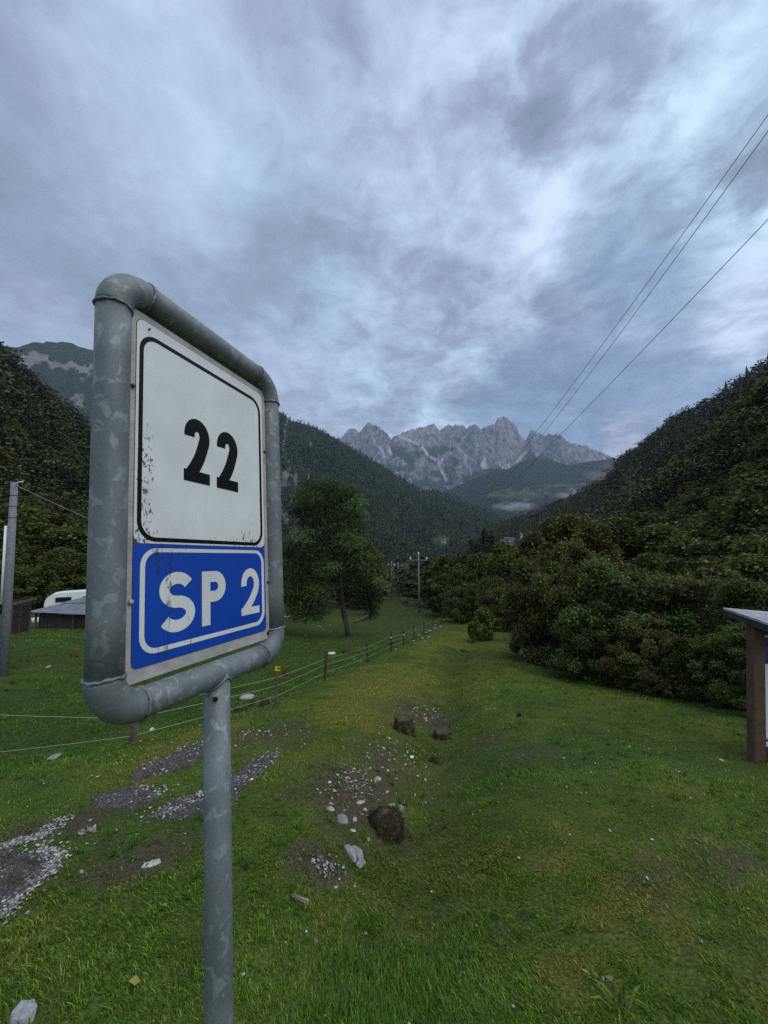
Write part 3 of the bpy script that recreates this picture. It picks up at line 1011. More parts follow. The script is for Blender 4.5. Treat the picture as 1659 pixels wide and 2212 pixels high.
def wood(name, label, H, count, size, kinds, tris, base, seed, vmin=0.0, vmax=1.0, pxmin=-1e9, pxmax=1e9, skip=None, cone_share=0.3):
    rng = np.random.default_rng(seed)
    P = H['P']
    q = H['q']
    a, b, c, d = (P[q[:, i]] for i in range(4))
    ar = 0.5 * np.linalg.norm(np.cross(c - a, d - b), axis=1)
    row = np.arange(len(q)) // (H['nu'] - 1) / (H['nv'] - 1)
    colpx = H['px'][np.arange(len(q)) % (H['nu'] - 1)]
    ctr = (a + b + c + d) / 4
    dist = np.linalg.norm(ctr, axis=1)
    wgt = ar / dist ** 0.8 * (row >= vmin) * (row <= vmax) * (colpx > pxmin) * (colpx < pxmax)
    wgt = wgt / wgt.sum()
    k = rng.choice(len(q), count, p=wgt)
    u = rng.random((count, 1))
    v = rng.random((count, 1))
    pos = a[k] * (1 - u) * (1 - v) + b[k] * u * (1 - v) + c[k] * u * v + d[k] * (1 - u) * v
    if skip is not None:
        pos = pos[~skip(pos)]
    count = len(pos)
    temps = [crown_template(rng, 'ball', tris) for _ in range(6)] + [crown_template(rng, 'cone', tris) for _ in range(3)]
    iscone = rng.random(count) < cone_share * (0.4 + 1.2 * vnoise(pos[:, 0] / 60, pos[:, 1] / 60, seed))
    tid = np.where(iscone, 6 + rng.integers(0, 3, count), rng.integers(0, 6, count))
    s = size * (0.6 + 0.8 * rng.random(count) ** 1.3)
    rot = rng.random(count) * 2 * np.pi
    patch = fbm(pos[:, 0] / 70, pos[:, 1] / 70, seed + 3, 3)
    col = np.asarray(base)[None, :] * (1 + 0.9 * patch + 0.40 * rng.normal(size=count))[:, None]
    col = col * np.where(iscone, 0.72, 1.0)[:, None]
    warm = (rng.random(count) < 0.12)[:, None] * rng.random((count, 1))
    col = np.clip(col + (np.array([0.055, 0.045, 0.014]) - col) * warm * 0.6, 0.004, 0.2)
    mb = MB()
    for t, (V, T) in enumerate(temps):
        w = np.where(tid == t)[0]
        if not len(w):
            continue
        ca, sa = np.cos(rot[w])[:, None], np.sin(rot[w])[:, None]
        wide = np.where(iscone[w], 0.85, 1.15)[:, None]
        X = (V[None, :, 0] * ca - V[None, :, 1] * sa) * s[w][:, None] * wide + pos[w, 0][:, None]
        Y = (V[None, :, 0] * sa + V[None, :, 1] * ca) * s[w][:, None] * wide + pos[w, 1][:, None]
        Z = V[None, :, 2] * s[w][:, None] * np.where(iscone[w], 1.25, 1.0)[:, None] + pos[w, 2][:, None] - 0.12 * s[w][:, None]
        VV = np.stack([X, Y, Z], -1).reshape(-1, 3)
        TT = (T[None] + (np.arange(len(w)) * len(V))[:, None, None]).reshape(-1, 3)
        cc = np.repeat(col[w], len(V), axis=0) * (1 + 0.10 * rng.normal(size=(len(VV), 1)))
        mb.add(VV, [TT], np.clip(cc, 0.003, 0.3))
    obj(name, mb.mesh(name, [MAT['far_leaf']]), kind='stuff', label=label, category='wood')


HOUSES_AT = []


def house_point(px, py):
    d = Vector(ray(px, py)).normalized()
    best = None
    for H in (LEFT, MID, RIGHT, SHOULDER, FOOTHILL, FOOTHILL2, LEFT_HIGH):
        r = H['bvh'].ray_cast(Vector((0, 0, 0)), d)
        if r[0] is not None and (best is None or r[3] < best[3]):
            best = r
    return None if best is None else np.array(best[0])


HOUSE_PX = [(958, 1172, 8.5, 0), (1086, 1172, 5, 1), (1096, 1168, 5.5, 1), (1107, 1168, 5, 1), (1127, 1166, 4.2, 2), (1102, 1176, 4.5, 1), (1091, 1180, 4, 1)]
HOUSES_AT = [(house_point(a, b), s, k) for a, b, s, k in HOUSE_PX]


def near_house(pos):
    m = np.zeros(len(pos), bool)
    for (p, s, k) in HOUSES_AT:
        if p is None:
            continue
        along = p / np.linalg.norm(p)
        t = np.clip(((pos - p) @ along), -60, 8)
        dd = np.linalg.norm(pos - (p + t[:, None] * along), axis=1)
        m |= dd < s * (1.7 if k == 0 else 1.0)
    return m


def mid_skip(pos):
    # the rock face and the gully stay bare
    depth = pos[:, 1] * CP + pos[:, 2] * SP
    px = CX + F_PX * pos[:, 0] / depth
    py = CY - F_PX * (-pos[:, 1] * SP + pos[:, 2] * CP) / depth
    cl, gully = mid_cliff(px, py)
    return (cl > 0.5) | (mid_meadow(px, py) > 0.5) | near_house(pos)


wood('left_wood', 'dense dark wood covering the upper part of the steep slope at the left edge', LEFT, 1900, 11, 0, 100, (0.044, 0.058, 0.020), 101, cone_share=0.02, pxmin=-200, vmin=0.30)
wood('left_wood_edge', 'dark leafy wood on the lower part of the slope at the left edge', LEFT, 380, 11, 0, 560, (0.044, 0.058, 0.020), 111, cone_share=0.0, pxmin=-160, pxmax=260, vmax=0.32)
wood('valley_wood', 'dark wood covering the mountain behind the lone tree', MID, 9500, 13.5, 0, 26, (0.038, 0.056, 0.026), 102, skip=mid_skip, cone_share=0.40)
wood('right_wood', 'dark mixed wood covering the slope at the right edge', RIGHT, 3600, 10.5, 0, 76, (0.048, 0.062, 0.021), 103, skip=near_house, pxmax=1860, cone_share=0.14, vmin=0.45)
wood('shoulder_wood', 'dark broadleaf wood on the shoulder above the bushes', SHOULDER, 760, 10.5, 0, 230, (0.076, 0.092, 0.029), 104, pxmax=1780, cone_share=0.03, vmin=0.55)
wood('shoulder_wood_edge', 'dark leafy wood at the foot of the shoulder above the bushes', SHOULDER, 560, 10.5, 0, 600, (0.076, 0.092, 0.029), 114, pxmax=1760, pxmin=1230, cone_share=0.0, vmin=0.12, vmax=0.60)


# ---- woods on the valley floor beyond the pasture
def floor_wood():
    rng_ = np.random.default_rng(120)
    n = 3600
    az = rng_.uniform(-0.75, 0.62, n)
    d = 95 * (1000 / 95) ** (rng_.random(n) ** 1.25)
    x, y = np.sin(az) * d, np.cos(az) * d
    keep = ~((az > -0.10) & (az < 0.055) & (d < 135))
    x, y = x[keep], y[keep]
    pos = np.c_[x, y, ground_z(x, y)]
    pos = pos[~near_house(pos)]
    H = dict(P=None)
    rng2 = np.random.default_rng(121)
    temps = [crown_template(rng2, 'ball', 72) for _ in range(6)] + [crown_template(rng2, 'cone', 40) for _ in range(2)]
    mb = MB()
    tid = np.where(rng2.random(len(pos)) < 0.2, 6 + rng2.integers(0, 2, len(pos)), rng2.integers(0, 6, len(pos)))
    for t, (V, T) in enumerate(temps):
        w = np.where(tid == t)[0]
        s = 8.5 * (0.6 + 0.8 * rng2.random(len(w)))
        a = rng2.random(len(w)) * 6.28
        ca, sa = np.cos(a)[:, None], np.sin(a)[:, None]
        X = (V[None, :, 0] * ca - V[None, :, 1] * sa) * s[:, None] * 1.1 + pos[w, 0][:, None]
        Y = (V[None, :, 0] * sa + V[None, :, 1] * ca) * s[:, None] * 1.1 + pos[w, 1][:, None]
        Z = V[None, :, 2] * s[:, None] + pos[w, 2][:, None] - 1.0
        VV = np.stack([X, Y, Z], -1).reshape(-1, 3)
        TT = (T[None] + (np.arange(len(w)) * len(V))[:, None, None]).reshape(-1, 3)
        c = np.array([0.048, 0.066, 0.028])[None] * (1 + 0.3 * rng2.normal(size=(len(w), 1)))
        cc = np.repeat(c, len(V), axis=0) * (1 + 0.2 * rng2.normal(size=(len(VV), 1)))
        mb.add(VV, [TT], np.clip(cc, 0.003, 0.3))
    obj('valley_floor_wood', mb.mesh('valley_floor_wood', [MAT['far_leaf']]), kind='stuff', label='dark green wood filling the valley floor beyond the pasture', category='wood')


floor_wood()


# ------------------------------------------------------------------ trees one can tell apart
def top_height(px, py_top, base):
    """height that a thing standing at base must have to reach row py_top"""
    d = ray(px, py_top)
    return d[2] * (math.hypot(base[0], base[1]) / math.hypot(d[0], d[1])) - base[2]


def spot(px, dist):
    d = ray(px, 1193)
    h = math.hypot(d[0], d[1])
    x, y = d[0] / h * dist, d[1] / h * dist
    return np.array([x, y, float(ground_z(x, y))])


_rng = random.Random(5)
ORD = 'first second third fourth fifth sixth seventh eighth ninth tenth eleventh twelfth thirteenth fourteenth fifteenth sixteenth seventeenth eighteenth'.split()


def to_meshes(name, pair, leafmat='leaf'):
    return (pair[0].mesh(name + '_trunk', [MAT['bark']], True), pair[1].mesh(name + '_crown', [MAT[leafmat]]))


BL = [to_meshes('broadleaf', broadleaf(200 + k, 10.0, 6.5 + 0.8 * (k % 3), (0.080, 0.102, 0.027), nbl=30, per=230, L=0.42, Wd=0.26, crown_from=0.12, flat=0.75)) for k in range(4)]
BLW = [to_meshes('broadleaf', broadleaf(220 + k, 10.0, 8.0, (0.088, 0.094, 0.026), nbl=30, per=260, L=0.36, Wd=0.22, crown_from=0.10, flat=0.75, warm=0.12)) for k in range(2)]
BLD = [to_meshes('broadleaf', broadleaf(260 + k, 10.0, 7.0, (0.036, 0.048, 0.020), nbl=30, per=230, L=0.42, Wd=0.26, crown_from=0.10, flat=0.75)) for k in range(2)]
CN = [to_meshes('conifer', conifer(240 + k, 10.0, 4.4, (0.040, 0.052, 0.028))) for k in range(3)]


def plant_row(rows, name, group, label, pool, category='tree'):
    order = sorted(range(len(rows)), key=lambda k_: rows[k_][0])
    for i, (px, top, dist) in enumerate(rows):
        b = spot(px, dist)
        lab = '%s, %s from the left of its row' % (label, ORD[order.index(i)])
        h = max(1.5, top_height(px, top, b))
        ms = pool[i % len(pool)]
        s = h / 10.0
        w = s * _rng.uniform(0.95, 1.25)
        put_tree(name, lab, ms, tuple(b), (w, w, s), _rng.uniform(0, 6.28), group, category)


# beyond the pasture, right of the utility pole
plant_row([(925, 1232, 62), (905, 1248, 74), (886, 1252, 92), (945, 1208, 66), (965, 1200, 60), (1000, 1196, 52), (1035, 1196, 48), (1075, 1200, 44), (985, 1232, 46), (1020, 1240, 40),
           (1110, 1190, 46), (1085, 1172, 62), (1125, 1178, 60), (950, 1244, 50), (1052, 1250, 34), (872, 1250, 112)],
          'hedgerow_tree', 'trees along the hedgerow beyond the pasture', 'dark hedgerow tree right of the utility pole', BL)
plant_row([(1047, 1134, 68), (1062, 1142, 72), (1018, 1160, 70), (1030, 1166, 64)], 'spruce_tree', 'spruces sticking out of the hedgerow', 'dark spruce in front of the village', CN)
# behind the shrubs on the right
plant_row([(1165, 1150, 40), (1205, 1118, 36), (1245, 1112, 34), (1290, 1130, 30), (1225, 1175, 22)], 'olive_tree', 'olive toned trees behind the hazel shrubs', 'olive tree behind the hazel shrubs', BLW)
plant_row([(1335, 1118, 42), (1380, 1108, 44), (1425, 1135, 40), (1470, 1160, 36), (1525, 1170, 32), (1580, 1165, 30), (1640, 1160, 28), (1700, 1170, 26), (1400, 1195, 26), (1460, 1205, 24), (1620, 1200, 20), (1540, 1222, 18)],
          'slope_tree', 'trees at the foot of the right slope', 'dark tree below the right slope', BL)
# behind the lone tree and along the far side of the pasture
plant_row([(618, 1215, 58), (640, 1195, 63), (668, 1205, 66), (700, 1200, 69), (735, 1190, 71), (770, 1195, 69), (795, 1200, 66), (815, 1228, 74), (590, 1210, 55), (560, 1200, 58), (655, 1240, 55), (690, 1238, 58), (745, 1236, 61), (780, 1240, 58)],
          'pasture_tree', 'trees along the far edge of the pasture', 'dark tree behind the lone tree', BLD)
b_ = spot(806, 50)
put_tree('dark_bush', 'dark bushy tree just behind the right side of the lone tree', BL[1], tuple(b_), (0.50, 0.50, top_height(806, 1168, b_) / 10), 1.0, None, 'tree')
# foot of the left slope
plant_row([(-60, 1090, 54), (-15, 1100, 58), (22, 1090, 64), (52, 1120, 62), (88, 1130, 60), (120, 1110, 66), (150, 1140, 58), (182, 1120, 62), (215, 1130, 60), (70, 1180, 52), (130, 1185, 50), (20, 1170, 54), (170, 1195, 50), (105, 1215, 48), (30, 1225, 48), (-10, 1210, 48), (250, 1160, 58)],
          'slope_foot_tree', 'trees at the foot of the left slope', 'dark tree behind the shed', BL)


def slope_trees(H, n, label, group, seed, vmax, px0, px1):
    rg = np.random.default_rng(seed)
    P = H['P'].reshape(-1, H['nu'], 3)
    k = 0
    while k < n:
        v = rg.random() ** 1.6 * vmax * (H['nv'] - 1)
        u = rg.random() * (H['nu'] - 1)
        if not px0 < H['px'][int(u)] < px1:
            continue
        p = P[int(v), int(u)]
        s = rg.uniform(0.75, 1.35)
        ms = BL[k % 4] if rg.random() < 0.8 else BLW[k % 2]
        put_tree('slope_tree', label, ms, (p[0], p[1], p[2] - 0.8), (s * 1.1, s * 1.1, s), rg.uniform(0, 6.28), group)
        k += 1


slope_trees(LEFT, 95, 'dark leafy tree standing among the wood on the left slope', 'nearer trees of the wood on the left slope', 71, 0.62, -60, 230)
slope_trees(SHOULDER, 105, 'dark leafy tree standing among the wood on the right slope', 'nearer trees of the wood on the right slope', 72, 0.75, 1290, 1720)


# ---- the lone feathery tree in the pasture
def robinia():
    rg = np.random.default_rng(31)
    b = hit(750, 1374)
    D = b[1]
    k = D / F_PX * 1.0

    def pt(px, py, dy=0.0):
        p = at_depth(px, py, D + dy)
        return p - b

    t = thing('robinia_tree', 'tall feathery leaved tree with a thin leaning trunk standing alone in the pasture', 'tree', tuple(b))
    mb = MB()
    trunk_pts = np.array([pt(752, 1380), pt(748, 1350), pt(742, 1310), pt(738, 1270), pt(737, 1225), pt(735, 1180), pt(733, 1140), pt(722, 1095), pt(712, 1060)])
    v, f = tube(trunk_pts, np.linspace(0.17, 0.03, 9), 10)
    mb.add(v, f)
    stem2 = np.array([pt(749, 1362), pt(740, 1325, .2), pt(734, 1290, .3), pt(726, 1240, .5), pt(716, 1195, .5), pt(706, 1150, .6)])
    v, f = tube(stem2, np.linspace(0.10, 0.03, 6), 8)
    mb.add(v, f)
    # foliage pads: px, py, half width, half height, depth offset
    pads = [(695, 1048, 40, 14, 0), (655, 1062, 22, 11, .3), (735, 1055, 34, 14, -.3), (760, 1068, 24, 14, .4), (672, 1080, 44, 14, -.6), (725, 1085, 48, 16, .6), (770, 1090, 22, 16, -.5), (650, 1103, 30, 13, .5),
            (700, 1108, 40, 14, -.7), (760, 1115, 28, 15, .2), (672, 1130, 26, 10, .8), (740, 1135, 40, 13, -.4), (775, 1140, 18, 12, .4), (660, 1158, 36, 13, -.3), (705, 1160, 42, 13, .5), (755, 1165, 34, 14, -.8), (782, 1178, 14, 16, .3),
            (640, 1180, 34, 13, .6), (690, 1188, 40, 13, -.7), (740, 1195, 38, 13, .7), (775, 1205, 24, 14, -.2), (622, 1200, 16, 16, 0.2), (655, 1213, 40, 14, .2), (708, 1220, 34, 14, -.5), (765, 1232, 34, 14, .5), (793, 1240, 18, 14, -.2),
            (630, 1240, 24, 14, -.5), (675, 1248, 40, 14, .6), (640, 1270, 30, 14, .1), (690, 1275, 28, 12, -.7), (775, 1262, 34, 13, -.4), (800, 1270, 20, 12, .3), (670, 1295, 36, 14, .4), (645, 1312, 26, 13, -.3), (690, 1318, 22, 12, .2), (665, 1328, 24, 9, -.2),
            (800, 1300, 14, 14, 0), (803, 1318, 11, 12, .1), (785, 1285, 20, 9, .2), (812, 1228, 18, 12, .3), (818, 1256, 16, 11, -.3), (628, 1290, 22, 12, .3), (640, 1325, 20, 9, -.4), (800, 1190, 14, 12, .2)]
    crown = MB()
    for (px, py, hw, hh, dz) in pads:
        c = pt(px, py, dz)
        rx, rz = hw * k, hh * k * 1.5
        # a limb feeding the pad
        st = trunk_pts[min(8, max(2, int(np.argmin(np.linalg.norm(trunk_pts - (c + np.array([0, 0, -0.8])), axis=1)))))]
        v, f = tube(curve_pts(st, c, rg, 0.06, 6), np.linspace(0.045, 0.010, 6), 5)
        mb.add(v, f)
        n = int(1350 * rx * (rz * 1.3 + rx * 0.4)) + 60
        # fronds: each a little drooping sprig of leaflets
        ns = max(6, n // 9)
        d = rg.normal(size=(ns, 3))
        d /= np.linalg.norm(d, axis=1)[:, None]
        base = c + d * (rg.random(ns) ** 0.5)[:, None] * np.array([rx, rx * 0.85, rz])
        out = d * np.array([1, 1, 0.2]) + rg.normal(size=(ns, 3)) * 0.35
        out[:, 2] -= 0.35
        out /= np.linalg.norm(out, axis=1)[:, None]
        s = np.linspace(0, 1, 9)
        ln = 0.30 + 0.18 * rg.random(ns)
        P = base[:, None, :] + out[:, None, :] * (s[None, :, None] * ln[:, None, None])
        P[:, :, 2] -= 0.10 * s[None] ** 2
        P = P.reshape(-1, 3) + rg.normal(size=(ns * 9, 3)) * 0.025
        V, q = leaves(P, 0.15, 0.055, rg, 1.0, 0.15)
        hue = np.array([0.064, 0.100, 0.030]) * math.exp(0.42 * rg.normal())
        spr = np.repeat(np.exp(rg.normal(0, 0.28, ns)), 9)
        col = np.repeat(np.clip(hue[None] * spr[:, None], 0.004, 0.3), 4, axis=0)
        crown.add(V, [q], col)
    obj('trunk', mb.mesh('robinia_trunk', [MAT['bark']], True), t)
    obj('crown', crown.mesh('robinia_crown', [MAT['leaf']]), t)


robinia()


# ---- shrubs along the right edge of the meadow
def shrub(seed, h, w, base, L, Wd, per, nbl=34, warm=0.2, low=0.05):
    rg = np.random.default_rng(seed)
    blobs = []
    for k in range(nbl):
        a = rg.random() * 6.283
        t = rg.random()
        zc_ = h * (low + 0.85 * t)
        env = w / 2 * math.sqrt(max(0.05, 1 - (max(0.0, t - 0.28) / 0.78) ** 2)) * (0.75 if t < 0.12 else 1)
        rr = env * rg.random() ** 0.45
        r = w * rg.uniform(0.045, 0.125)
        ry = r * rg.uniform(0.7, 1.4)
        blobs.append((math.cos(a) * rr, math.sin(a) * rr, zc_, r, ry, r * rg.uniform(0.5, 1.1)))
    crown = lumps_crown(rg, blobs, per, L, Wd, base, 0.7, 0.1, warm, 0.85)
    paths = []
    for k in range(9):
        a = rg.random() * 6.283
        tip = np.array([math.cos(a) * w * 0.3, math.sin(a) * w * 0.3, h * rg.uniform(0.6, 0.95)])
        paths.append((curve_pts((math.cos(a) * 0.15, math.sin(a) * 0.15, -0.2), tip, rg, 0.08, 7), np.linspace(0.045, 0.01, 7)))
    for k in range(70):   # arching outer shoots that break the outline
        bl = blobs[rg.integers(0, nbl)]
        c = np.array(bl[:3])
        tip = c + np.array([rg.normal() * 0.5, rg.normal() * 0.5, 0.2 + 0.6 * rg.random()]) * w * 0.15
        p = curve_pts(c, tip, rg, 0.1, 6)
        paths.append((p, np.linspace(0.012, 0.004, 6)))
        P = p[rg.integers(1, 6, 22)] + rg.normal(size=(22, 3)) * 0.06
        V, q = leaves(P, L, Wd, rg, 0.7, 0.1)
        crown.add(V, [q], leaf_col(np.asarray(base) * 1.15, 22, rg, 0.3, warm))
    return limb_mesh(rg, paths), crown


HZ = [to_meshes('hazel', shrub(300 + k, 4.0, 4.4, ((0.096, 0.108, 0.028), (0.068, 0.104, 0.030), (0.078, 0.084, 0.028))[k], 0.092, 0.068, 4300, 88, 0.12)) for k in range(3)]
HG = [to_meshes('green_shrub', shrub(320 + k, 4.0, 4.4, (0.066, 0.098, 0.023), 0.098, 0.072, 3700, 80, 0.06)) for k in range(2)]


BR = [to_meshes('bramble', shrub(340 + k, 4.0, 4.4, (0.096, 0.140, 0.028), 0.26, 0.19, 760, 84, 0.12, low=0.0)) for k in range(2)]


def put_shrub(name, label, pool, px, dist, top, width_px, category='shrub', group=None, k=0):
    b = spot(px, dist)
    h = top_height(px, top, b)
    w = width_px * math.hypot(b[0], b[1]) * (b[1] / math.hypot(b[0], b[1])) / F_PX
    return put_tree(name, label, pool[k % len(pool)], tuple(b), (w / 4.4, w / 4.4, h / 4.0), _rng.uniform(0, 6.28), group, category, 'foliage', 'stems')


put_shrub('hazel_shrub', 'tallest olive brown hazel shrub of the thicket, right of the round bush', HZ, 1215, 15.0, 1150, 235, k=0)
put_shrub('hazel_shrub', 'broad dense hazel shrub in the middle of the thicket', HZ, 1330, 13.6, 1205, 290, k=1)
put_shrub('hazel_shrub', 'lower hazel shrub at the left end of the thicket beside the round bush', HZ, 1150, 15.0, 1255, 140, k=2)
put_shrub('hazel_shrub', 'hazel shrub with small dull leaves between thicket and notice board', HZ, 1475, 13.2, 1232, 250, k=2)
put_shrub('hazel_shrub', 'dark low hazel shrub under the tall one, at the brambles', HZ, 1275, 12.2, 1335, 170, k=1)
put_shrub('hazel_shrub', 'dark low hazel shrub at the foot of the thicket, behind the brambles', HZ, 1400, 11.4, 1330, 190, k=0)
put_shrub('green_shrub', 'leafy dark green shrub directly behind the notice board post', HG, 1600, 10.2, 1345, 200, k=0)
put_shrub('green_shrub', 'dark green shrub seen over the roof of the notice board', HG, 1655, 12.0, 1235, 260, k=1)
put_shrub('green_shrub', 'green shrub left of the notice board, behind the end of the brambles', HG, 1515, 10.8, 1365, 170, k=1)
put_shrub('round_bush', 'small rounded dark green bush at the end of the mown track', BR, 1037, 21.5, 1304, 56, 'bush', k=0)
put_shrub('hedge_bush', 'dark bush between the round bush and the utility pole', HG, 1000, 33.0, 1262, 90, 'bush', k=1)
put_shrub('shade_bush', 'blackish bush in the shade right behind the round bush', HZ, 1092, 28.0, 1240, 120, 'bush', k=0)

for i, (px, row, h_, w) in enumerate([(1165, 1394, 30, 80), (1205, 1416, 36, 85), (1245, 1436, 42, 90), (1290, 1458, 52, 100), (1322, 1472, 62, 90), (1365, 1486, 50, 105), (1420, 1498, 46, 110), (1478, 1504, 44, 110), (1530, 1509, 56, 115), (1585, 1516, 74, 115), (1640, 1526, 80, 120), (1700, 1540, 84, 120)]):
    b_ = hit(px, row)
    put_shrub('bramble_bush', 'low green bramble bush edging the meadow, %s from the round bush' % ORD[i], BR, px, math.hypot(b_[0], b_[1]), row - h_, w, 'bush', 'bramble bushes along the edge of the meadow', i)


# ------------------------------------------------------------------ village houses, far off
def house(p, size, kind, label):
    f = -p / np.linalg.norm(p)
    p = p + f * (size * 0.9)
    t = thing('village_house', label, 'house', tuple(p), math.atan2(p[0], p[1]) * -1 + _rng.uniform(-.4, .4))
    w, d, h = size, size * 0.7, size * (0.55 if kind < 2 else 1.6)
    if kind == 2:
        w = size * 0.6
    mb = MB().add(*box((0, 0, h / 2 - 1.5), (w, d, h + 3)))
    obj('wall', mb.mesh('house_wall', [MAT['white'] if kind == 2 else MAT['plaster']]), t)
    o = 0.5
    a = np.array([[-w / 2 - o, -d / 2 - o, h], [w / 2 + o, -d / 2 - o, h], [w / 2 + o, d / 2 + o, h], [-w / 2 - o, d / 2 + o, h], [-w / 2 - o, 0, h + d * .3], [w / 2 + o, 0, h + d * .3]])
    mb = MB().add(a, [np.array([[0, 1, 5, 4], [3, 4, 5, 2], [0, 3, 2, 1]]), np.array([[0, 4, 3], [1, 2, 5]])])
    obj('roof', mb.mesh('house_roof', [MAT['roof']]), t)
    for k in range(3):
        for r in range(2 if h > 5 else 1):
            mb = MB().add(*box(((k - 1) * w * 0.3, -d / 2 - 0.03, h * (0.35 + 0.4 * r) if h > 5 else h * 0.55), (w * 0.1, 0.12, 1.2)))
            obj('window', mb.mesh('house_window', [MAT['glass']]), t)


MAT['plaster'] = simple_mat('plaster', (0.36, 0.33, 0.31), 0.9, noise=0.2, nscale=1.0)
MAT['roof'] = simple_mat('tile_roof', (0.15, 0.13, 0.125), 0.9, noise=0.3, nscale=2.0)
HL = ['pale house alone in a clearing on the wooded slope beyond the utility pole', 'grey roofed village house at the left end of the village', 'pale village house in the middle of the village',
      'village house just left of the white tall one', 'narrow tall white house right of the village', 'low village house in front, half hidden by trees', 'lowest village house at the left, by the spruces']
for (p, s, k), lab in zip(HOUSES_AT, HL):
    if p is not None:
        house(p, s, k, lab)


# ------------------------------------------------------------------ utility poles and wires
def pole(px, row_base, row_top, dist, label, group=None, r=0.13, lean=0.0):
    b = spot(px, dist)
    h = top_height(px, row_top, b)
    t = thing('utility_pole', label, 'utility pole', tuple(b), 0.0, group)
    mb = MB()
    v, f = tube([(lean, 0, -0.5), (0, 0, h * 0.5), (0, 0, h - 0.15)], [r, r * 0.85, r * 0.65], 12)
    obj('post', mb.add(v, f).mesh('pole_post', [MAT['concrete']], True), t)
    za = h - 0.85
    obj('cross_arm', MB().add(*bevel_box((0, -0.1, za), (2.4, 0.10, 0.12), 0.015)).mesh('cross_arm', [MAT['concrete']]), t)
    pts = []
    for x, z in ((-1.1, za + 0.06), (0, h - 0.15), (1.1, za + 0.06)):
        prof = [(0.03, 0), (0.10, 0.05), (0.13, 0.12), (0.08, 0.15), (0.12, 0.20), (0.10, 0.28), (0.03, 0.33)]
        v, f = tube([(x, -0.1 if x else 0, z + q) for _, q in prof], [w for w, _ in prof], 12)
        obj('insulator', MB().add(v, f).mesh('insulator', [MAT['insul']], True), t)
        pts.append(np.array([b[0] + x, b[1] - (0.1 if x else 0), b[2] + z + 0.3]))
    return pts


INS = pole(904, 1325, 1196, float(np.hypot(*hit(904, 1325)[:2])), 'tall grey utility pole with three white insulators standing in the pasture', lean=0.05)
pole(860, 1268, 1216, 112.0, 'second utility pole in the distance, nearer the tall one', r=0.16)
pole(845.5, 1269, 1214, 124.0, 'thin distant utility pole in the gap beside the lone tree', r=0.16)
pole(834, 1262, 1232, 190.0, 'farthest small utility pole at the left of the gap', r=0.18)


def wire_obj(name, label, pts, rad, mat, parent=None):
    v, f = tube(pts, rad, 5)
    o = obj(name, MB().add(v, f).mesh(name, [mat], True), parent)
    if parent is None:
        o['label'] = label
        o['category'] = 'cable'
    return o


def overhead(i, edge, mid, label):
    A = INS[i]
    B = at_depth(edge[0], edge[1], 6.5)
    best = None
    for s in np.linspace(-1, 4, 101):
        u = np.linspace(0, 1.3, 160)
        P = A + (B - A) * u[:, None]
        P[:, 2] -= 4 * s * u * (1 - u)
        ok = P[:, 1] > 1
        dp = P[:, 1] * CP + P[:, 2] * SP
        px = CX + F_PX * P[:, 0] / dp
        py = CY - F_PX * (-P[:, 1] * SP + P[:, 2] * CP) / dp
        e = np.min(np.where(ok, np.hypot(px - mid[0], py - mid[1]), 1e9))
        if best is None or e < best[0]:
            best = (e, P)
    P = best[1]
    wire_obj('power_line', label, P, 0.0075, MAT['wire'])


overhead(0, (1659, 248), (1225, 850), 'uppermost overhead wire of the three crossing the sky')
overhead(1, (1659, 283), (1243, 850), 'overhead wire running close below the uppermost one')
overhead(2, (1659, 474), (1215, 936), 'lowest overhead wire of the three, apart from the pair')


def left_pole():
    b = hit(8, 1459)
    top = at_depth(31, 1043, b[1] + 0.1) - b
    t = thing('concrete_pole', 'grey concrete pole with a white conduit at the left edge of the pasture', 'pole', tuple(b))
    v, f = tube([(0, 0, -0.4), tuple(top * 0.5), tuple(top)], [0.108, 0.100, 0.082], 14)
    obj('post', MB().add(v, f).mesh('concrete_post', [MAT['concrete']], True), t)
    for q in (0.93, 0.87, 0.81):
        c = top * q
        ang = np.linspace(0, 2 * np.pi, 25)
        rr = 0.108 - 0.026 * q + 0.004
        v, f = tube(np.c_[c[0] + rr * np.cos(ang), c[1] + rr * np.sin(ang), np.full(25, c[2])], 0.008, 6, False)
        obj('metal_band', MB().add(v, f).mesh('metal_band', [MAT['black']], True), t)
    L_ = top / np.linalg.norm(top)
    off = np.array([-0.118, -0.055, 0])
    v, f = tube([L_ * 1.95 + off, L_ * 3.0 + off, L_ * np.linalg.norm(top) * 0.765 + off], 0.038, 10)
    obj('conduit', MB().add(v, f).mesh('conduit', [MAT['white']], True), t)
    v, f = tube([tuple(top * 0.985 + (0.09, -0.05, 0)), tuple(top * 0.99 + (0.2, -0.1, 0.05)), tuple(top * 0.99 + (0.36, -0.12, 0.07))], 0.016, 8)
    obj('bracket', MB().add(v, f).mesh('bracket', [MAT['insul']], True), t)
    a = b + top * 0.985 + np.array([0.1, -0.05, 0])
    e = at_depth(320, 1170, 26.0)
    u = np.linspace(0, 1, 30)[:, None]
    P = a + (e - a) * u
    P[:, 2] -= 4 * 0.12 * (u * (1 - u))[:, 0]
    wire_obj('service_cable', 'thin pale cable running from the concrete pole down behind the road sign', P, 0.014, simple_mat('cable', (0.30, 0.30, 0.30), 0.6))


left_pole()
b_ = hit(622, 1303)
t_ = thing('steel_post', 'thin grey steel post with a white foot at the far left of the pasture', 'post', tuple(b_))
h_ = top_height(619, 1252, b_)
v_, f_ = tube([(0, 0, -0.3), (-0.06, 0, h_)], [0.07, 0.05], 10)
obj('pipe', MB().add(v_, f_).mesh('post_pipe', [MAT['concrete']], True), t_)
obj('foot', MB().add(*box((0, 0, 0.1), (0.22, 0.22, 0.3))).mesh('post_foot', [MAT['white']]), t_)


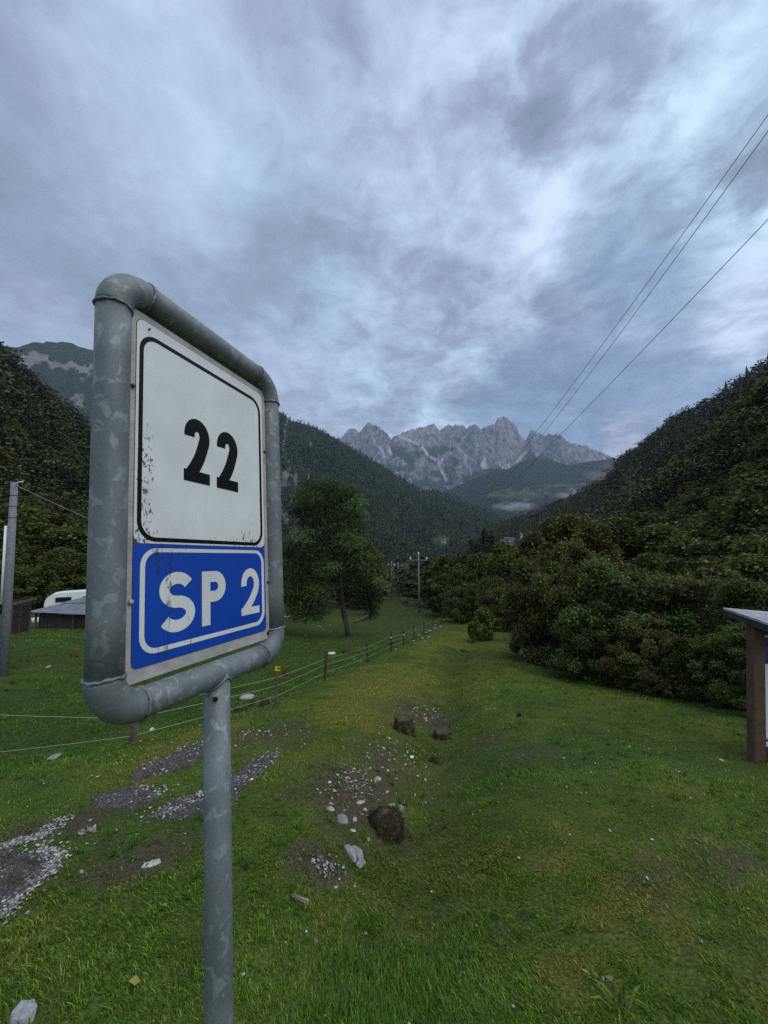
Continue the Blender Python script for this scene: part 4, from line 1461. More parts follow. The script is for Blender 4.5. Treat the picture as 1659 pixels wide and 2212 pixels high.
# ------------------------------------------------------------------ electric fence
def electric_fence():
    base_px = [(285, 1606), (595, 1527), (700, 1471), (796, 1431), (845, 1407), (872, 1395), (894, 1381), (916, 1369), (937, 1357), (953, 1347), (964, 1340)]
    pts = [hit(*p) for p in base_px]
    hs = [0.62, 0.71, 0.74, 0.68, 0.80, 0.70, 0.80, 0.72, 0.66, 0.70, 0.70]
    pts = [hit(-150, 1682)] + pts
    hs = [0.80] + hs
    t = thing('electric_fence', 'low electric fence of thin dark posts and pale tapes along the pasture', 'fence', tuple(pts[1]))
    o = pts[1]
    rg = np.random.default_rng(3)
    for i, (p, h) in enumerate(zip(pts, hs)):
        q = p - o
        if i == 1:
            mb = MB().add(*box(q + np.array([-0.018, 0.0, h / 2 - 0.1]), (0.050, 0.060, h + 0.2))).add(*box(q + np.array([0.034, -0.012, h / 2 - 0.13]), (0.045, 0.055, h + 0.14)))
        elif i in (0, 2):
            mb = MB().add(*bevel_box(q + np.array([0, 0, h / 2 - 0.1]), (0.056, 0.056, h + 0.2), 0.006))
        else:
            ln = rg.normal() * 0.03
            mb = MB().add(*tube([q + (0, 0, -0.15), q + (ln * .5, 0, h * .5), q + (ln, 0, h * 1.05)], 0.036, 8))
        ob = obj('fence_post', mb.mesh('fence_post', [MAT['fencewood'] if i < 3 else MAT['darkwood']]), t)
        if i == 2:
            pl = obj('warning_plate', MB().add(*box(q + np.array([0.03, -0.034, h + 0.015]), (0.10, 0.004, 0.085))).mesh('warning_plate', [MAT['yellow']]), ob)
            v = np.array([[0.020, 0, 0.035], [0.044, 0, 0.010], [0.030, 0, 0.006], [0.042, 0, -0.018], [0.008, 0, 0.012], [0.020, 0, 0.014]]) + q + np.array([0.005, -0.0368, h + 0.012])
            pl2 = MB().add(v, [np.array([[0, 1, 2], [2, 3, 4], [2, 4, 5], [0, 2, 5]])])
            pl3 = MB().add(*box(q + np.array([0.058, -0.0368, h + 0.02]), (0.022, 0.001, 0.045)))
            m1 = pl2.mesh('mark', [MAT['black']])
            obj('bolt_mark', m1, ob)
            obj('figure_mark', pl3.mesh('figure_mark', [MAT['black']]), ob)
        if i > 2 and i in (5, 6):
            obj('insulator_knob', MB().add(*bevel_box(q + np.array([0.0, -0.035, h * 0.72]), (0.05, 0.05, 0.05), 0.012)).mesh('insulator_knob', [MAT['insul']]), ob)
    lev = [(0.56, 0.50, 0.55), (0.40, 0.36, 0.40), (0.15, 0.13, 0.23)]
    for k, f in enumerate((0.78, 0.56, 0.29)):
        line = []
        for i in range(1 if k == 0 else 0, len(pts) - 1):
            a = pts[i] - o + np.array([0, -0.03, hs[i] * f])
            b = pts[i + 1] - o + np.array([0, -0.03, hs[i + 1] * f])
            if i == 0:
                a = at_depth(-150, (0, 1538, 1640)[k], pts[0][1]) - o
            if k == 2 and i < 2:
                (b if i == 0 else a)[2] -= 0.07
            for u in np.linspace(0, 1, 7)[:-1]:
                p = a + (b - a) * u
                p[2] -= 0.012 * 4 * u * (1 - u)
                line.append(p)
        line.append(b)
        v, fs = tube(np.array(line), 0.0038, 5)
        obj('tape', MB().add(v, fs).mesh('fence_tape', [MAT['tape']], True), t)


electric_fence()


def rail_fence():
    ends = [(1150 / 1659 * 650 + 1050, 0)]
    pxs = [(826, 1292), (845, 1296), (864, 1300), (882, 1305), (900, 1310), (920, 1315), (942, 1320), (962, 1326), (982, 1332)]
    base = [hit(px, row) for px, row in pxs]
    t = thing('rail_fence', 'old wooden rail fence along the far end of the pasture behind the utility pole', 'fence', tuple(base[0]))
    for i, b in enumerate(base):
        q = b - base[0]
        obj('fence_post', MB().add(*tube([q + (0, 0, -.3), q + (0.02, 0, 1.05)], [0.08, 0.07], 8)).mesh('rail_post', [MAT['fencewood']]), t)
        if i:
            p = base[i - 1] - base[0]
            for h in (0.45, 0.9):
                obj('rail', MB().add(*tube([p + (0, -.08, h), (p + q) / 2 + (0, -.08, h - .04), q + (0, -.08, h)], 0.055, 7)).mesh('rail', [MAT['fencewood']]), t)


rail_fence()
for px, row, lab in ((983, 1346, 'short dark post at the end of the track, left one of two'), (992, 1350, 'short dark post close to the round bush, right one of two')):
    b_ = hit(px, row)
    o_ = obj('track_post', MB().add(*tube([(0, 0, -.2), (0.01, 0, .5), (0.02, 0, 1.0)], [0.05, 0.045, 0.04], 8)).mesh('track_post', [MAT['darkwood']]), loc=tuple(b_))
    o_['label'] = lab
    o_['category'] = 'post'


# ------------------------------------------------------------------ shed, caravan, pen at the left
def shed():
    b = hit(132, 1357)
    yaw = R(-14)
    t = thing('shed', 'low dark wooden shed with a weathered sheet metal roof beyond the pasture', 'shed', tuple(b), yaw)
    w, d, hf, hb = 4.6, 3.0, 0.80, 1.22
    rg = np.random.default_rng(8)
    n = 22
    for i in range(n):
        x = -w / 2 + w * (i + .5) / n + 0.7
        h = hf + rg.normal() * 0.02
        obj('plank', MB().add(*box((x, rg.normal() * 0.01, h / 2 - .1), (w / n - 0.02, 0.03, h + .2))).mesh('shed_plank', [MAT['darkwood']]), t)
    for i in range(12):
        y = d * (i + .5) / 12
        h = hf + (hb - hf) * y / d
        obj('plank', MB().add(*box((-w / 2 + 0.7, y, h / 2 - .1), (0.03, d / 12 - 0.02, h + .2))).mesh('shed_plank', [MAT['darkwood']]), t)
    for x in (-w / 2 + 0.6, 0.9, w / 2 + 0.75):
        obj('corner_post', MB().add(*box((x, -0.09, hf / 2 - .1), (0.08, 0.08, hf + .2))).mesh('shed_post', [MAT['fencewood']]), t)
    sl = math.atan2(hb - hf, d)
    cr, sr = math.cos(sl), math.sin(sl)
    rot = np.array([[1, 0, 0], [0, cr, -sr], [0, sr, cr]])
    mats = [simple_mat('sheet_metal', (0.17, 0.175, 0.19), 0.45, metal=0.4, noise=0.3, nscale=3), simple_mat('rusty_sheet', (0.115, 0.10, 0.095), 0.7, metal=0.2, noise=0.4, nscale=3)]
    for r_ in range(2):
        for i in range(5):
            x = -w / 2 + 0.15 + (w + 0.9) * (i + .5) / 5 + 0.1
            y = -0.3 + (d + .5) * (r_ + .5) / 2
            z = hf + 0.06 + (hb - hf) * y / d + 0.012 * ((i + r_) % 2) + 0.02 * r_
            nn = 10
            xs = np.linspace(-(w + .9) / 10 - .03, (w + .9) / 10 + .03, nn * 2 + 1)
            zz = 0.012 * (np.arange(nn * 2 + 1) % 2)
            L_ = (d + .5) / 4 + .05
            V = np.concatenate([np.c_[xs, np.full_like(xs, -L_), zz], np.c_[xs, np.full_like(xs, L_), zz], np.c_[xs, np.full_like(xs, -L_), zz - .004], np.c_[xs, np.full_like(xs, L_), zz - .004]])
            m = len(xs)
            j = np.arange(m - 1)
            q = np.concatenate([np.stack([j, j + 1, m + j + 1, m + j], -1), np.stack([2 * m + j, 3 * m + j, 3 * m + j + 1, 2 * m + j + 1], -1), np.stack([j, 2 * m + j, 2 * m + j + 1, j + 1], -1)])
            V = V @ rot.T + np.array([x, y, z])
            obj('roof_sheet', MB().add(V, [q]).mesh('roof_sheet', [mats[1 if (r_ == 1 and i in (1, 2, 3)) or rg.random() < .15 else 0]]), t)


shed()


def caravan():
    b = spot(112, 38.0)
    t = thing('caravan', 'white caravan with a rounded roof and dark windows parked behind the shed', 'caravan', tuple(b), R(34))
    h = top_height(125, 1278, b)
    Lc, Wc, z0 = 6.0, 2.1, 0.45
    prof = [(0, z0), (-0.05, z0 + .5), (0, h * .72), (.10, h * .84), (.32, h * .93), (.8, h * .98), (2.2, h), (Lc - .8, h * .98), (Lc - .2, h * .88), (Lc, h * .6), (Lc, z0)]
    m = len(prof)
    V = np.concatenate([[(x, s * Wc / 2, z) for x, z in prof] for s in (-1, 1)])
    j = np.arange(m)
    q = np.stack([j, (j + 1) % m, m + (j + 1) % m, m + j], -1)
    mb = MB().add(V, [q, np.arange(m)[None, :].copy(), (np.arange(m)[::-1] + m)[None, :].copy()])
    obj('body', mb.mesh('caravan_body', [MAT['white']]), t)
    wz = h * 0.71
    for x0, x1 in ((0.55, 1.45), (2.1, 3.0), (3.6, 4.5)):
        wv = obj('window', MB().add(*bevel_box(((x0 + x1) / 2, -Wc / 2 - 0.012, wz), (x1 - x0, 0.05, h * .2), 0.012)).mesh('caravan_window', [MAT['glass']]), t)
    obj('window', MB().add(*bevel_box((-0.035, 0, wz - .02), (0.06, Wc * .72, h * .2), 0.012)).mesh('caravan_window', [MAT['glass']]), t)
    obj('skirt', MB().add(*box((Lc / 2, 0, z0 - .05), (Lc - .1, Wc - .1, .12))).mesh('caravan_skirt', [MAT['concrete']]), t)
    for s in (-1, 1):
        v, f = tube([(Lc * .52, s * (Wc / 2 - .22), .31), (Lc * .52, s * (Wc / 2 - .02), .31)], .31, 20)
        obj('wheel', MB().add(v, f).mesh('caravan_wheel', [MAT['black']], True), t)


caravan()


def pen():
    b = hit(58, 1363)
    a = hit(20, 1370)
    t = thing('wooden_pen', 'dark slatted wooden pen between the concrete pole and the shed', 'pen', tuple(a))
    w = b - a
    hgt = 1.45
    n = 16
    for i in range(n + 1):
        p = w * (i / n)
        big = i in (0, 7, n)
        obj('post' if big else 'slat', MB().add(*box(p + np.array([0, 0.02 if big else 0, hgt / 2 - .1]), ((.10, .10, hgt + .3) if big else (np.linalg.norm(w) / n * .86, .02, hgt * .93)))).mesh('pen_slat', [MAT['darkwood']]), t)
    L_ = np.linalg.norm(w[:2])
    ang = math.atan2(w[1], w[0])
    rot = np.array([[math.cos(ang), -math.sin(ang), 0], [math.sin(ang), math.cos(ang), 0], [0, 0, 1]])
    for z, ex in ((hgt * 1.0, .5), (hgt * .55, 0)):
        obj('rail', MB().add(*box(w / 2 + np.array([ex / 2, -.06, z]), (L_ + ex, .05, .10), rot)).mesh('pen_rail', [MAT['fencewood']]), t)


pen()
b_ = hit(80, 1347)
v_, f_ = tube([(0, 0, .02), (0, 0, .12), (0, 0, .34), (0, 0, .36), (0, 0, .30)], [.20, .25, .30, .31, .27], 16)
o_ = obj('white_tub', MB().add(v_, f_).mesh('white_tub', [MAT['white']], True), loc=tuple(b_))
o_['label'] = 'small white tub lying in the grass at the left end of the shed'
o_['category'] = 'tub'


# ------------------------------------------------------------------ notice board at the right edge
def notice_board():
    gx, gy = 3.93, 4.07
    b = np.array([gx, gy, float(ground_z(gx, gy)) - 0.02])
    t = thing('notice_board', 'wooden notice board with a small grey roof at the right edge of the meadow', 'notice board', tuple(b))
    wood = simple_mat('post_timber', (0.088, 0.050, 0.027), 0.75, noise=0.35, nscale=7, bump=0.3, bscale=18)
    roofm = simple_mat('roof_slab', (0.27, 0.285, 0.31), 0.55, noise=0.45, nscale=6, bump=0.3, bscale=25)

    def L(x, y, z):
        return np.array([x, y, z]) - b
    ztop = -0.70
    obj('post', MB().add(*bevel_box(L(gx, gy, 0) * (1, 1, 0) + np.array([0, 0, (ztop - b[2]) / 2 - .1]), (0.118, 0.095, ztop - b[2] + .2), 0.008)).mesh('board_post', [wood]), t)
    obj('post', MB().add(*bevel_box(L(gx + 1.7, gy, 0) * (1, 1, 0) + np.array([0, 0, (ztop - b[2]) / 2 - .1]), (0.118, 0.095, ztop - b[2] + .2), 0.008)).mesh('board_post', [wood]), t)
    obj('beam', MB().add(*bevel_box(L(gx + .85, gy, ztop - 0.07), (1.56, 0.08, 0.12), 0.006)).mesh('board_beam', [wood]), t)
    obj('beam', MB().add(*bevel_box(L(gx + .85, gy, -1.97), (1.56, 0.08, 0.10), 0.006)).mesh('board_beam', [wood]), t)
    x0, x1, y0, y1, z0, z1 = 3.80, 5.95, 4.30, 3.80, -0.612, -0.690
    V = np.array([L(x0, y0, z0), L(x1, y0, z0), L(x1, y1, z1), L(x0, y1, z1)])
    V = np.concatenate([V, V - np.array([0, 0, .022])])
    q = np.array([[0, 3, 2, 1], [4, 5, 6, 7], [3, 7, 6, 2], [0, 4, 7, 3], [1, 2, 6, 5], [0, 1, 5, 4]])
    obj('roof', MB().add(V, [q]).mesh('board_roof', [roofm]), t)
    i_ = np.array([.018, 0, 0])
    for nm, (p, r_) in (('fascia', (L(x0 + .02, y0, z0 - .024), L(x0 + .02, y1 + .01, z1 - .024))), ('fascia', (L(x0 + .05, y1 + .03, z1 - .024), L(x1, y1 + .03, z1 - .024)))):
        d_ = np.array([.012, 0, 0]) if abs(p[0] - r_[0]) < .01 else np.array([0, .012, 0])
        V = np.array([p - d_, p + d_, r_ + d_, r_ - d_])
        V = np.concatenate([V, V - np.array([0, 0, .06])])
        obj('fascia', MB().add(V, [q]).mesh('board_fascia', [MAT['darkwood']]), t)
    pw = simple_mat('poster_white', (0.62, 0.64, 0.70), 0.5)
    pp = simple_mat('poster_purple', (0.080, 0.022, 0.15), 0.5)
    obj('poster', MB().add(*box(L(gx + .85, gy - .005, -1.38), (1.56, 0.012, 1.08))).mesh('poster', [pw]), t)
    obj('poster_band', MB().add(*box(L(gx + .85, gy - .0135, -0.99), (1.56, 0.004, 0.26))).mesh('poster_band', [pp]), t)
    for x, z in ((gx + .085, -1.86), (gx + .115, -1.84)):
        v, f = tube([L(x, gy - .014, z), L(x, gy - .022, z)], .011, 10)
        obj('bolt', MB().add(v, f).mesh('board_bolt', [MAT['black']], True), t)
    # the whole board leans a little to the right
    a_ = R(5.2)
    up_ = np.array([0.0, 0.0, -0.70 - b[2]])
    t.rotation_euler = (0, a_, 0)
    q_ = 1.18
    t.location = ((b[0] - 0.095 + up_[2] * -math.sin(a_)) * q_, b[1] * q_, (b[2] + up_[2] * (1 - math.cos(a_))) * q_)
    t.scale = (q_, q_, q_)


notice_board()


# ------------------------------------------------------------------ the road sign
def metal_mat():
    m, t, p = mat_nodes('galvanised_steel')
    tcn = N(t, 'ShaderNodeTexCoord')
    mpn = N(t, 'ShaderNodeMapping', ins={0: tcn.outputs['Object']})
    mpn.inputs['Scale'].default_value = (1, 0.8, 1)
    big = N(t, 'ShaderNodeTexNoise', ins={'Vector': mpn.outputs[0], 'Scale': 46.0, 'Detail': 3.0, 'Roughness': 0.45, 'Distortion': 0.8})
    big2 = N(t, 'ShaderNodeTexNoise', ins={'Vector': mpn.outputs[0], 'Scale': 11.0, 'Detail': 4.0, 'Roughness': 0.6})
    fine = N(t, 'ShaderNodeTexNoise', ins={'Vector': mpn.outputs[0], 'Scale': 260.0, 'Detail': 3.0})
    basec = ramp(t, big2.outputs[0], [(0.32, (0.112, 0.130, 0.133)), (0.6, (0.160, 0.182, 0.184)), (0.75, (0.150, 0.155, 0.168))])
    sp = N(t, 'ShaderNodeMapRange', interpolation_type='SMOOTHSTEP', ins={0: big.outputs[0], 1: 0.555, 2: 0.645, 3: 0.0, 4: 0.55})
    c = mix(t, sp.outputs[0], basec, (0.275, 0.295, 0.295))
    g = ramp(t, fine.outputs[0], [(0.3, (0.86,) * 3), (0.7, (1.12,) * 3)])
    c = mix(t, 1.0, c, g, 'MULTIPLY')
    t.links.new(c, p.inputs[0])
    p.inputs['Metallic'].default_value = 0.25
    p.inputs['Specular IOR Level'].default_value = 0.45
    t.links.new(M(t, 'MULTIPLY_ADD', sp.outputs[0], -0.1, 0.58), p.inputs['Roughness'])
    bp = N(t, 'ShaderNodeBump', ins={'Height': M(t, 'ADD', fine.outputs[0], M(t, 'MULTIPLY', big.outputs[0], 2.0)), 'Strength': 0.12, 'Distance': 0.002})
    t.links.new(bp.outputs[0], p.inputs['Normal'])
    return m


def sheet_mat(name, col, dirt_col, kind):
    m, t, p = mat_nodes(name)
    tcn = N(t, 'ShaderNodeTexCoord')
    xyz = N(t, 'ShaderNodeSeparateXYZ', ins={0: tcn.outputs['Object']})
    x, y = xyz.outputs[0], xyz.outputs[1]

    def bump1(v, c, w):
        a = M(t, 'DIVIDE', M(t, 'SUBTRACT', v, c), w)
        return M(t, 'EXPONENT', M(t, 'MULTIPLY', M(t, 'MULTIPLY', a, a), -1.0))
    st = N(t, 'ShaderNodeMapping', ins={0: tcn.outputs['Object']})
    st.inputs['Scale'].default_value = (1, 0.5, 1)
    sp = N(t, 'ShaderNodeTexNoise', ins={'Vector': st.outputs[0], 'Scale': 150.0, 'Detail': 4.0, 'Roughness': 0.6})
    sp2 = N(t, 'ShaderNodeTexNoise', ins={'Vector': st.outputs[0], 'Scale': 420.0, 'Detail': 2.0})
    st2 = N(t, 'ShaderNodeMapping', ins={0: tcn.outputs['Object']})
    st2.inputs['Scale'].default_value = (1, 0.12, 1)
    stn = N(t, 'ShaderNodeTexNoise', ins={'Vector': st2.outputs[0], 'Scale': 60.0, 'Detail': 5.0, 'Roughness': 0.6})
    soft = N(t, 'ShaderNodeTexNoise', ins={'Vector': tcn.outputs['Object'], 'Scale': 7.0, 'Detail': 4.0})
    if kind == 'white':
        reg = M(t, 'MULTIPLY', bump1(x, 0.030, 0.022), N(t, 'ShaderNodeMapRange', interpolation_type='SMOOTHSTEP', ins={0: y, 1: -0.10, 2: -0.30}).outputs[0])
        reg2 = M(t, 'MULTIPLY', bump1(x, 0.335, 0.055), N(t, 'ShaderNodeMapRange', interpolation_type='SMOOTHSTEP', ins={0: y, 1: -0.26, 2: -0.44}).outputs[0])
        reg3 = M(t, 'MULTIPLY', bump1(y, -0.447, 0.020), 0.6)
        rg_ = M(t, 'ADD', M(t, 'ADD', reg, M(t, 'MULTIPLY', reg2, 0.62)), reg3)
        rg_ = M(t, 'MINIMUM', M(t, 'ADD', rg_, 0.05), 1.0)
        thr = M(t, 'MULTIPLY_ADD', rg_, 0.235, 0.0)
        k = M(t, 'ADD', M(t, 'ADD', sp.outputs[0], thr), M(t, 'MULTIPLY', M(t, 'SUBTRACT', sp2.outputs[0], 0.5), 0.18))
        k = N(t, 'ShaderNodeMapRange', interpolation_type='SMOOTHSTEP', ins={0: k, 1: 0.765, 2: 0.815, 3: 0.0, 4: 0.9}).outputs[0]
    else:
        regs = M(t, 'ADD', bump1(x, 0.075, 0.05), M(t, 'ADD', M(t, 'MULTIPLY', bump1(x, 0.145, 0.02), bump1(y, -0.64, 0.06)), M(t, 'MULTIPLY', bump1(y, -0.475, 0.02), 0.5)))
        k = M(t, 'ADD', M(t, 'MULTIPLY', stn.outputs[0], 0.55), M(t, 'ADD', M(t, 'MULTIPLY', sp.outputs[0], 0.45), M(t, 'MULTIPLY', M(t, 'MINIMUM', regs, 1.0), 0.13)))
        k = N(t, 'ShaderNodeMapRange', interpolation_type='SMOOTHSTEP', ins={0: k, 1: 0.64, 2: 0.74, 3: 0.0, 4: 0.7}).outputs[0]
    lo = tuple(c * 0.90 for c in col)
    hi = tuple(min(1, c * 1.06) for c in col)
    basec = ramp(t, soft.outputs[0], [(0.3, lo), (0.7, hi)])
    if kind == 'white':
        sk = N(t, 'ShaderNodeMapRange', interpolation_type='SMOOTHSTEP', ins={0: stn.outputs[0], 1: 0.56, 2: 0.80, 3: 0.0, 4: 0.30}).outputs[0]
        basec = mix(t, sk, basec, (0.40, 0.40, 0.37))
    t.links.new(mix(t, k, basec, dirt_col), p.inputs[0])
    p.inputs['Roughness'].default_value = 0.42
    p.inputs['Specular IOR Level'].default_value = 0.4
    nb = N(t, 'ShaderNodeTexVoronoi', ins={'Vector': tcn.outputs['Object'], 'Scale': 330.0})
    bp = N(t, 'ShaderNodeBump', ins={'Height': nb.outputs['Distance'], 'Strength': 0.06, 'Distance': 0.001})
    t.links.new(bp.outputs[0], p.inputs['Normal'])
    return m


def rrect(x0, x1, y0, y1, r, k=8):
    pts = []
    for cx, cy, a0 in ((x1 - r, y1 - r, 0), (x0 + r, y1 - r, 90), (x0 + r, y0 + r, 180), (x1 - r, y0 + r, 270)):
        for i in range(k + 1):
            a = R(a0 + 90 * i / k)
            pts.append((cx + r * math.cos(a), cy + r * math.sin(a)))
    return np.array(pts)


def plate(pts, z0, z1):
    n = len(pts)
    V = np.concatenate([np.c_[pts, np.full(n, z1)], np.c_[pts, np.full(n, z0)]])
    j = np.arange(n)
    q = np.stack([j, n + j, n + (j + 1) % n, (j + 1) % n], -1)
    return V, [np.arange(n)[None, :].copy(), (np.arange(n)[::-1] + n)[None, :].copy(), q]


def ring_plate(o, i, z0, z1):
    n = len(o)
    V = np.concatenate([np.c_[o, np.full(n, z1)], np.c_[i, np.full(n, z1)], np.c_[o, np.full(n, z0)], np.c_[i, np.full(n, z0)]])
    j = np.arange(n)
    k = (j + 1) % n
    return V, [np.concatenate([np.stack([j, k, n + k, n + j], -1), np.stack([j, 2 * n + j, 2 * n + k, k], -1), np.stack([n + j, n + k, 3 * n + k, 3 * n + j], -1)])]


def ribbon(path, w, z0, z1):
    """flat stroke of width w (scalar or per point) along a 2D path, with square ends"""
    p = np.array(path, float)
    t = np.gradient(p, axis=0)
    t /= np.linalg.norm(t, axis=1)[:, None] + 1e-12
    nrm = np.c_[-t[:, 1], t[:, 0]]
    w = np.broadcast_to(np.asarray(w, float), (len(p),))[:, None] / 2
    a, b = p + nrm * w, p - nrm * w
    n = len(p)
    V = np.concatenate([np.c_[a, np.full(n, z1)], np.c_[b, np.full(n, z1)], np.c_[a, np.full(n, z0)], np.c_[b, np.full(n, z0)]])
    j = np.arange(n - 1)
    q = np.concatenate([np.stack([j, n + j, n + j + 1, j + 1], -1), np.stack([j, j + 1, 2 * n + j + 1, 2 * n + j], -1), np.stack([n + j, 3 * n + j, 3 * n + j + 1, n + j + 1], -1),
                        np.array([[0, 2 * n, 3 * n, n], [n - 1, 2 * n - 1, 4 * n - 1, 3 * n - 1]])])
    return V, [q]


def arc(cx, cy, rx, ry, a0, a1, n=18):
    a = np.radians(np.linspace(a0, a1, n))
    return np.c_[cx + rx * np.cos(a), cy + ry * np.sin(a)]


def glyph_two(x, y, w, h, t, z):
    rx = w / 2 - t / 2
    ry = min(h * 0.29, rx * 1.2)
    cy = h - t * 0.45 - ry
    a = arc(w / 2, cy, rx, ry, 188, -28, 26)
    e = np.array([t * 0.62, t * 0.55])
    s = a[-1]
    mid1 = s + (e - s) * np.linspace(0.1, 1, 12)[:, None] + np.outer(np.sin(np.linspace(0.1, 1, 12) * np.pi), (0.05 * w, -0.03 * w))
    P = np.concatenate([a, mid1]) + (x, y)
    wd = np.concatenate([np.linspace(t * 0.92, t, 26), np.linspace(t, t * 0.98, 12)])
    mb = MB().add(*ribbon(P, wd, z, z + 0.0005))
    mb.add(*ribbon([(x, y + t * 0.42), (x + w * .5, y + t * 0.42), (x + w, y + t * 0.42)], t * 0.84, z, z + 0.0008))
    return mb


def glyph_s(x, y, w, h, t, z):
    rx = w / 2 - t / 2
    ry = (h - t) / 4
    a = arc(w / 2, h - t / 2 - ry, rx * 0.92, ry, 28, 258, 26)
    b = arc(w / 2, t / 2 + ry, rx, ry, 82, -152, 26)
    P = np.concatenate([a, b]) + (x, y)
    return MB().add(*ribbon(P, t, z, z + 0.0005))


def glyph_p(x, y, w, h, t, z):
    r = h * 0.29 - t / 2
    yt = h - t / 2
    P = np.concatenate([[(t * .9, yt), (w - r - t / 2, yt)], arc(w - r - t / 2, yt - r, r, r, 88, -88, 18), [(w - r - t / 2, yt - 2 * r), (t * .9, yt - 2 * r)]]) + (x, y)
    mb = MB().add(*ribbon(P, t, z, z + 0.0005))
    mb.add(*ribbon([(x + t / 2, y), (x + t / 2, y + h / 2), (x + t / 2, y + h)], t, z, z + 0.0008))
    return mb


def road_sign():
    ax, ay, az = np.array([0.31727443, -0.10791284, -0.94217395]), np.array([-0.04876141, 0.99033404, -0.12984918]), np.array([0.94707933, 0.08713955, 0.30894569])
    T = np.array([-0.49737443, 0.39439367, -0.77460398])
    ay = ay - ax * (ax @ ay)
    ay /= np.linalg.norm(ay)
    az = np.cross(ax, ay)
    C2W = np.array([[1, 0, 0], [0, -SP, -CP], [0, CP, -SP]])
    Rm = np.c_[C2W @ ax, C2W @ ay, C2W @ az]
    Tw = C2W @ T
    PX = 0.2185
    yb = -0.8
    while True:
        p = Tw + Rm @ np.array([PX, yb, 0])
        if p[2] < float(ground_z(p[0], p[1])) or yb < -4:
            break
        yb -= 0.002
    base = Tw + Rm @ np.array([PX, yb, -0.003])
    t = thing('road_sign', 'grey tubular road sign with white and blue panels reading 22 and SP 2', 'road sign', (0, 0, 0))
    t.matrix_world = Matrix([[*Rm[0], base[0]], [*Rm[1], base[1]], [*Rm[2], base[2]], [0, 0, 0, 1]])
    off = (-PX, -yb, 0.003)
    st = metal_mat()

    def part(name, mb, mat, smooth=False, parent=None, label=None):
        for a_ in mb.v:                  # the welded frame and its plate are not quite square
            a_[:, 0] -= 0.020 * a_[:, 1]
        o = obj(name, mb.mesh(name, [mat], smooth), parent or t)
        if parent is None:
            o.location = off
        if label:
            o['label'] = label
        return o

    XL, XR, YT, YB, r = -0.0445, 0.449, 0.054, -0.752, 0.029
    er = 0.064
    z = -0.004
    Y = lambda *p: np.array(p)
    for nm, a, b in (('left', (XL, YB + er), (XL, YT - er)), ('right', (XR, YB + er), (XR, YT - er)), ('top', (XL + er, YT), (XR - er, YT)), ('bottom', (XL + er, YB), (XR - er, YB))):
        a3, b3 = np.array([*a, z]), np.array([*b, z])
        part('frame_tube', MB().add(*tube(a3 + (b3 - a3) * np.linspace(0, 1, 8)[:, None], r, 40)), st, True)
    for (cx, cy, a0) in ((XL + er, YT - er, 90), (XR - er, YT - er, 0), (XR - er, YB + er, 270), (XL + er, YB + er, 180)):
        aa = np.radians(np.linspace(a0, a0 + 90, 16))
        P = np.c_[cx + er * np.cos(aa), cy + er * np.sin(aa), np.full(16, z)]
        rr = r * (1.0 + 0.055 * np.sin(np.linspace(0, np.pi, 16)) ** 0.5)
        e = part('elbow', MB().add(*tube(P, rr, 40)), st, True)
        for q, ang in ((P[0], aa[0]), (P[-1], aa[-1])):
            n_ = np.array([-math.sin(ang), math.cos(ang), 0])
            u_ = np.array([math.cos(ang), math.sin(ang), 0])
            w_ = np.array([0, 0, 1.0])
            k = np.linspace(0, 2 * np.pi, 49)
            wob = 0.0012 * np.sin(k * 3 + cx * 40) + 0.0007 * np.sin(k * 11)
            ringp = q + (r + 0.0008) * (np.cos(k)[:, None] * u_ + np.sin(k)[:, None] * w_) + wob[:, None] * n_
            part('weld_bead', MB().add(*tube(ringp, 0.0030 + 0.0006 * np.sin(k * 7), 10, False)), st, True, e)
    part('post', MB().add(*tube(np.array([[PX, YB, z], [PX, -1.2, z], [PX, yb * .5 - .6, z], [PX, yb - 0.25, z]]), r, 40)), st, True)
    k = np.linspace(0, 2 * np.pi, 65)
    seam = np.c_[PX + (r + .001) * np.cos(k), YB - r * np.sqrt(np.clip(1 - (np.sin(k) * .96) ** 2, 0, 1)) - .001, z + (r + .001) * np.sin(k)]
    part('weld_seam', MB().add(*tube(seam, 0.003, 8, False)), st, True)
    part('bolt_hole', MB().add(*tube([(PX - .024, YB - r - .020, z + .0175), (PX - .0262, YB - r - .020, z + .0185)], 0.0055, 12)), MAT['black'])
    # back plate and sheets
    aged = simple_mat('aged_aluminium', (0.36, 0.34, 0.325), 0.6, metal=0.1, noise=0.28, nscale=16, bump=0.1, bscale=90)
    pl = part('back_plate', MB().add(*plate(rrect(-0.0140, 0.4200, -0.7120, 0.0140, 0.004), -0.004, 0.0)), aged)
    wm = sheet_mat('white_sheet', (0.62, 0.64, 0.625), (0.045, 0.036, 0.026), 'white')
    bm = sheet_mat('blue_sheet', (0.001, 0.047, 0.34), (0.012, 0.020, 0.035), 'blue')
    lm = sheet_mat('white_print', (0.60, 0.62, 0.60), (0.05, 0.045, 0.03), 'print')
    km = sheet_mat('black_print', (0.004, 0.004, 0.005), (0.06, 0.05, 0.04), 'print')
    kp = [n for n in km.node_tree.nodes if n.type == 'BSDF_PRINCIPLED'][0]
    kp.inputs['Specular IOR Level'].default_value = 0.15
    edge = simple_mat('sheet_edge', (0.06, 0.055, 0.055), 0.8)
    part('sheet_outline', MB().add(*plate(rrect(-0.0012, 0.4052, -0.6882, 0.0012, 0.018), 0.0, 0.0005)), edge)
    part('white_sheet', MB().add(*plate(rrect(0.0, 0.404, -0.4560, 0.0, 0.017), 0.0, 0.0010)), wm)
    part('blue_sheet', MB().add(*plate(rrect(0.0, 0.404, -0.687, -0.4565, 0.010), 0.0, 0.0011)), bm)
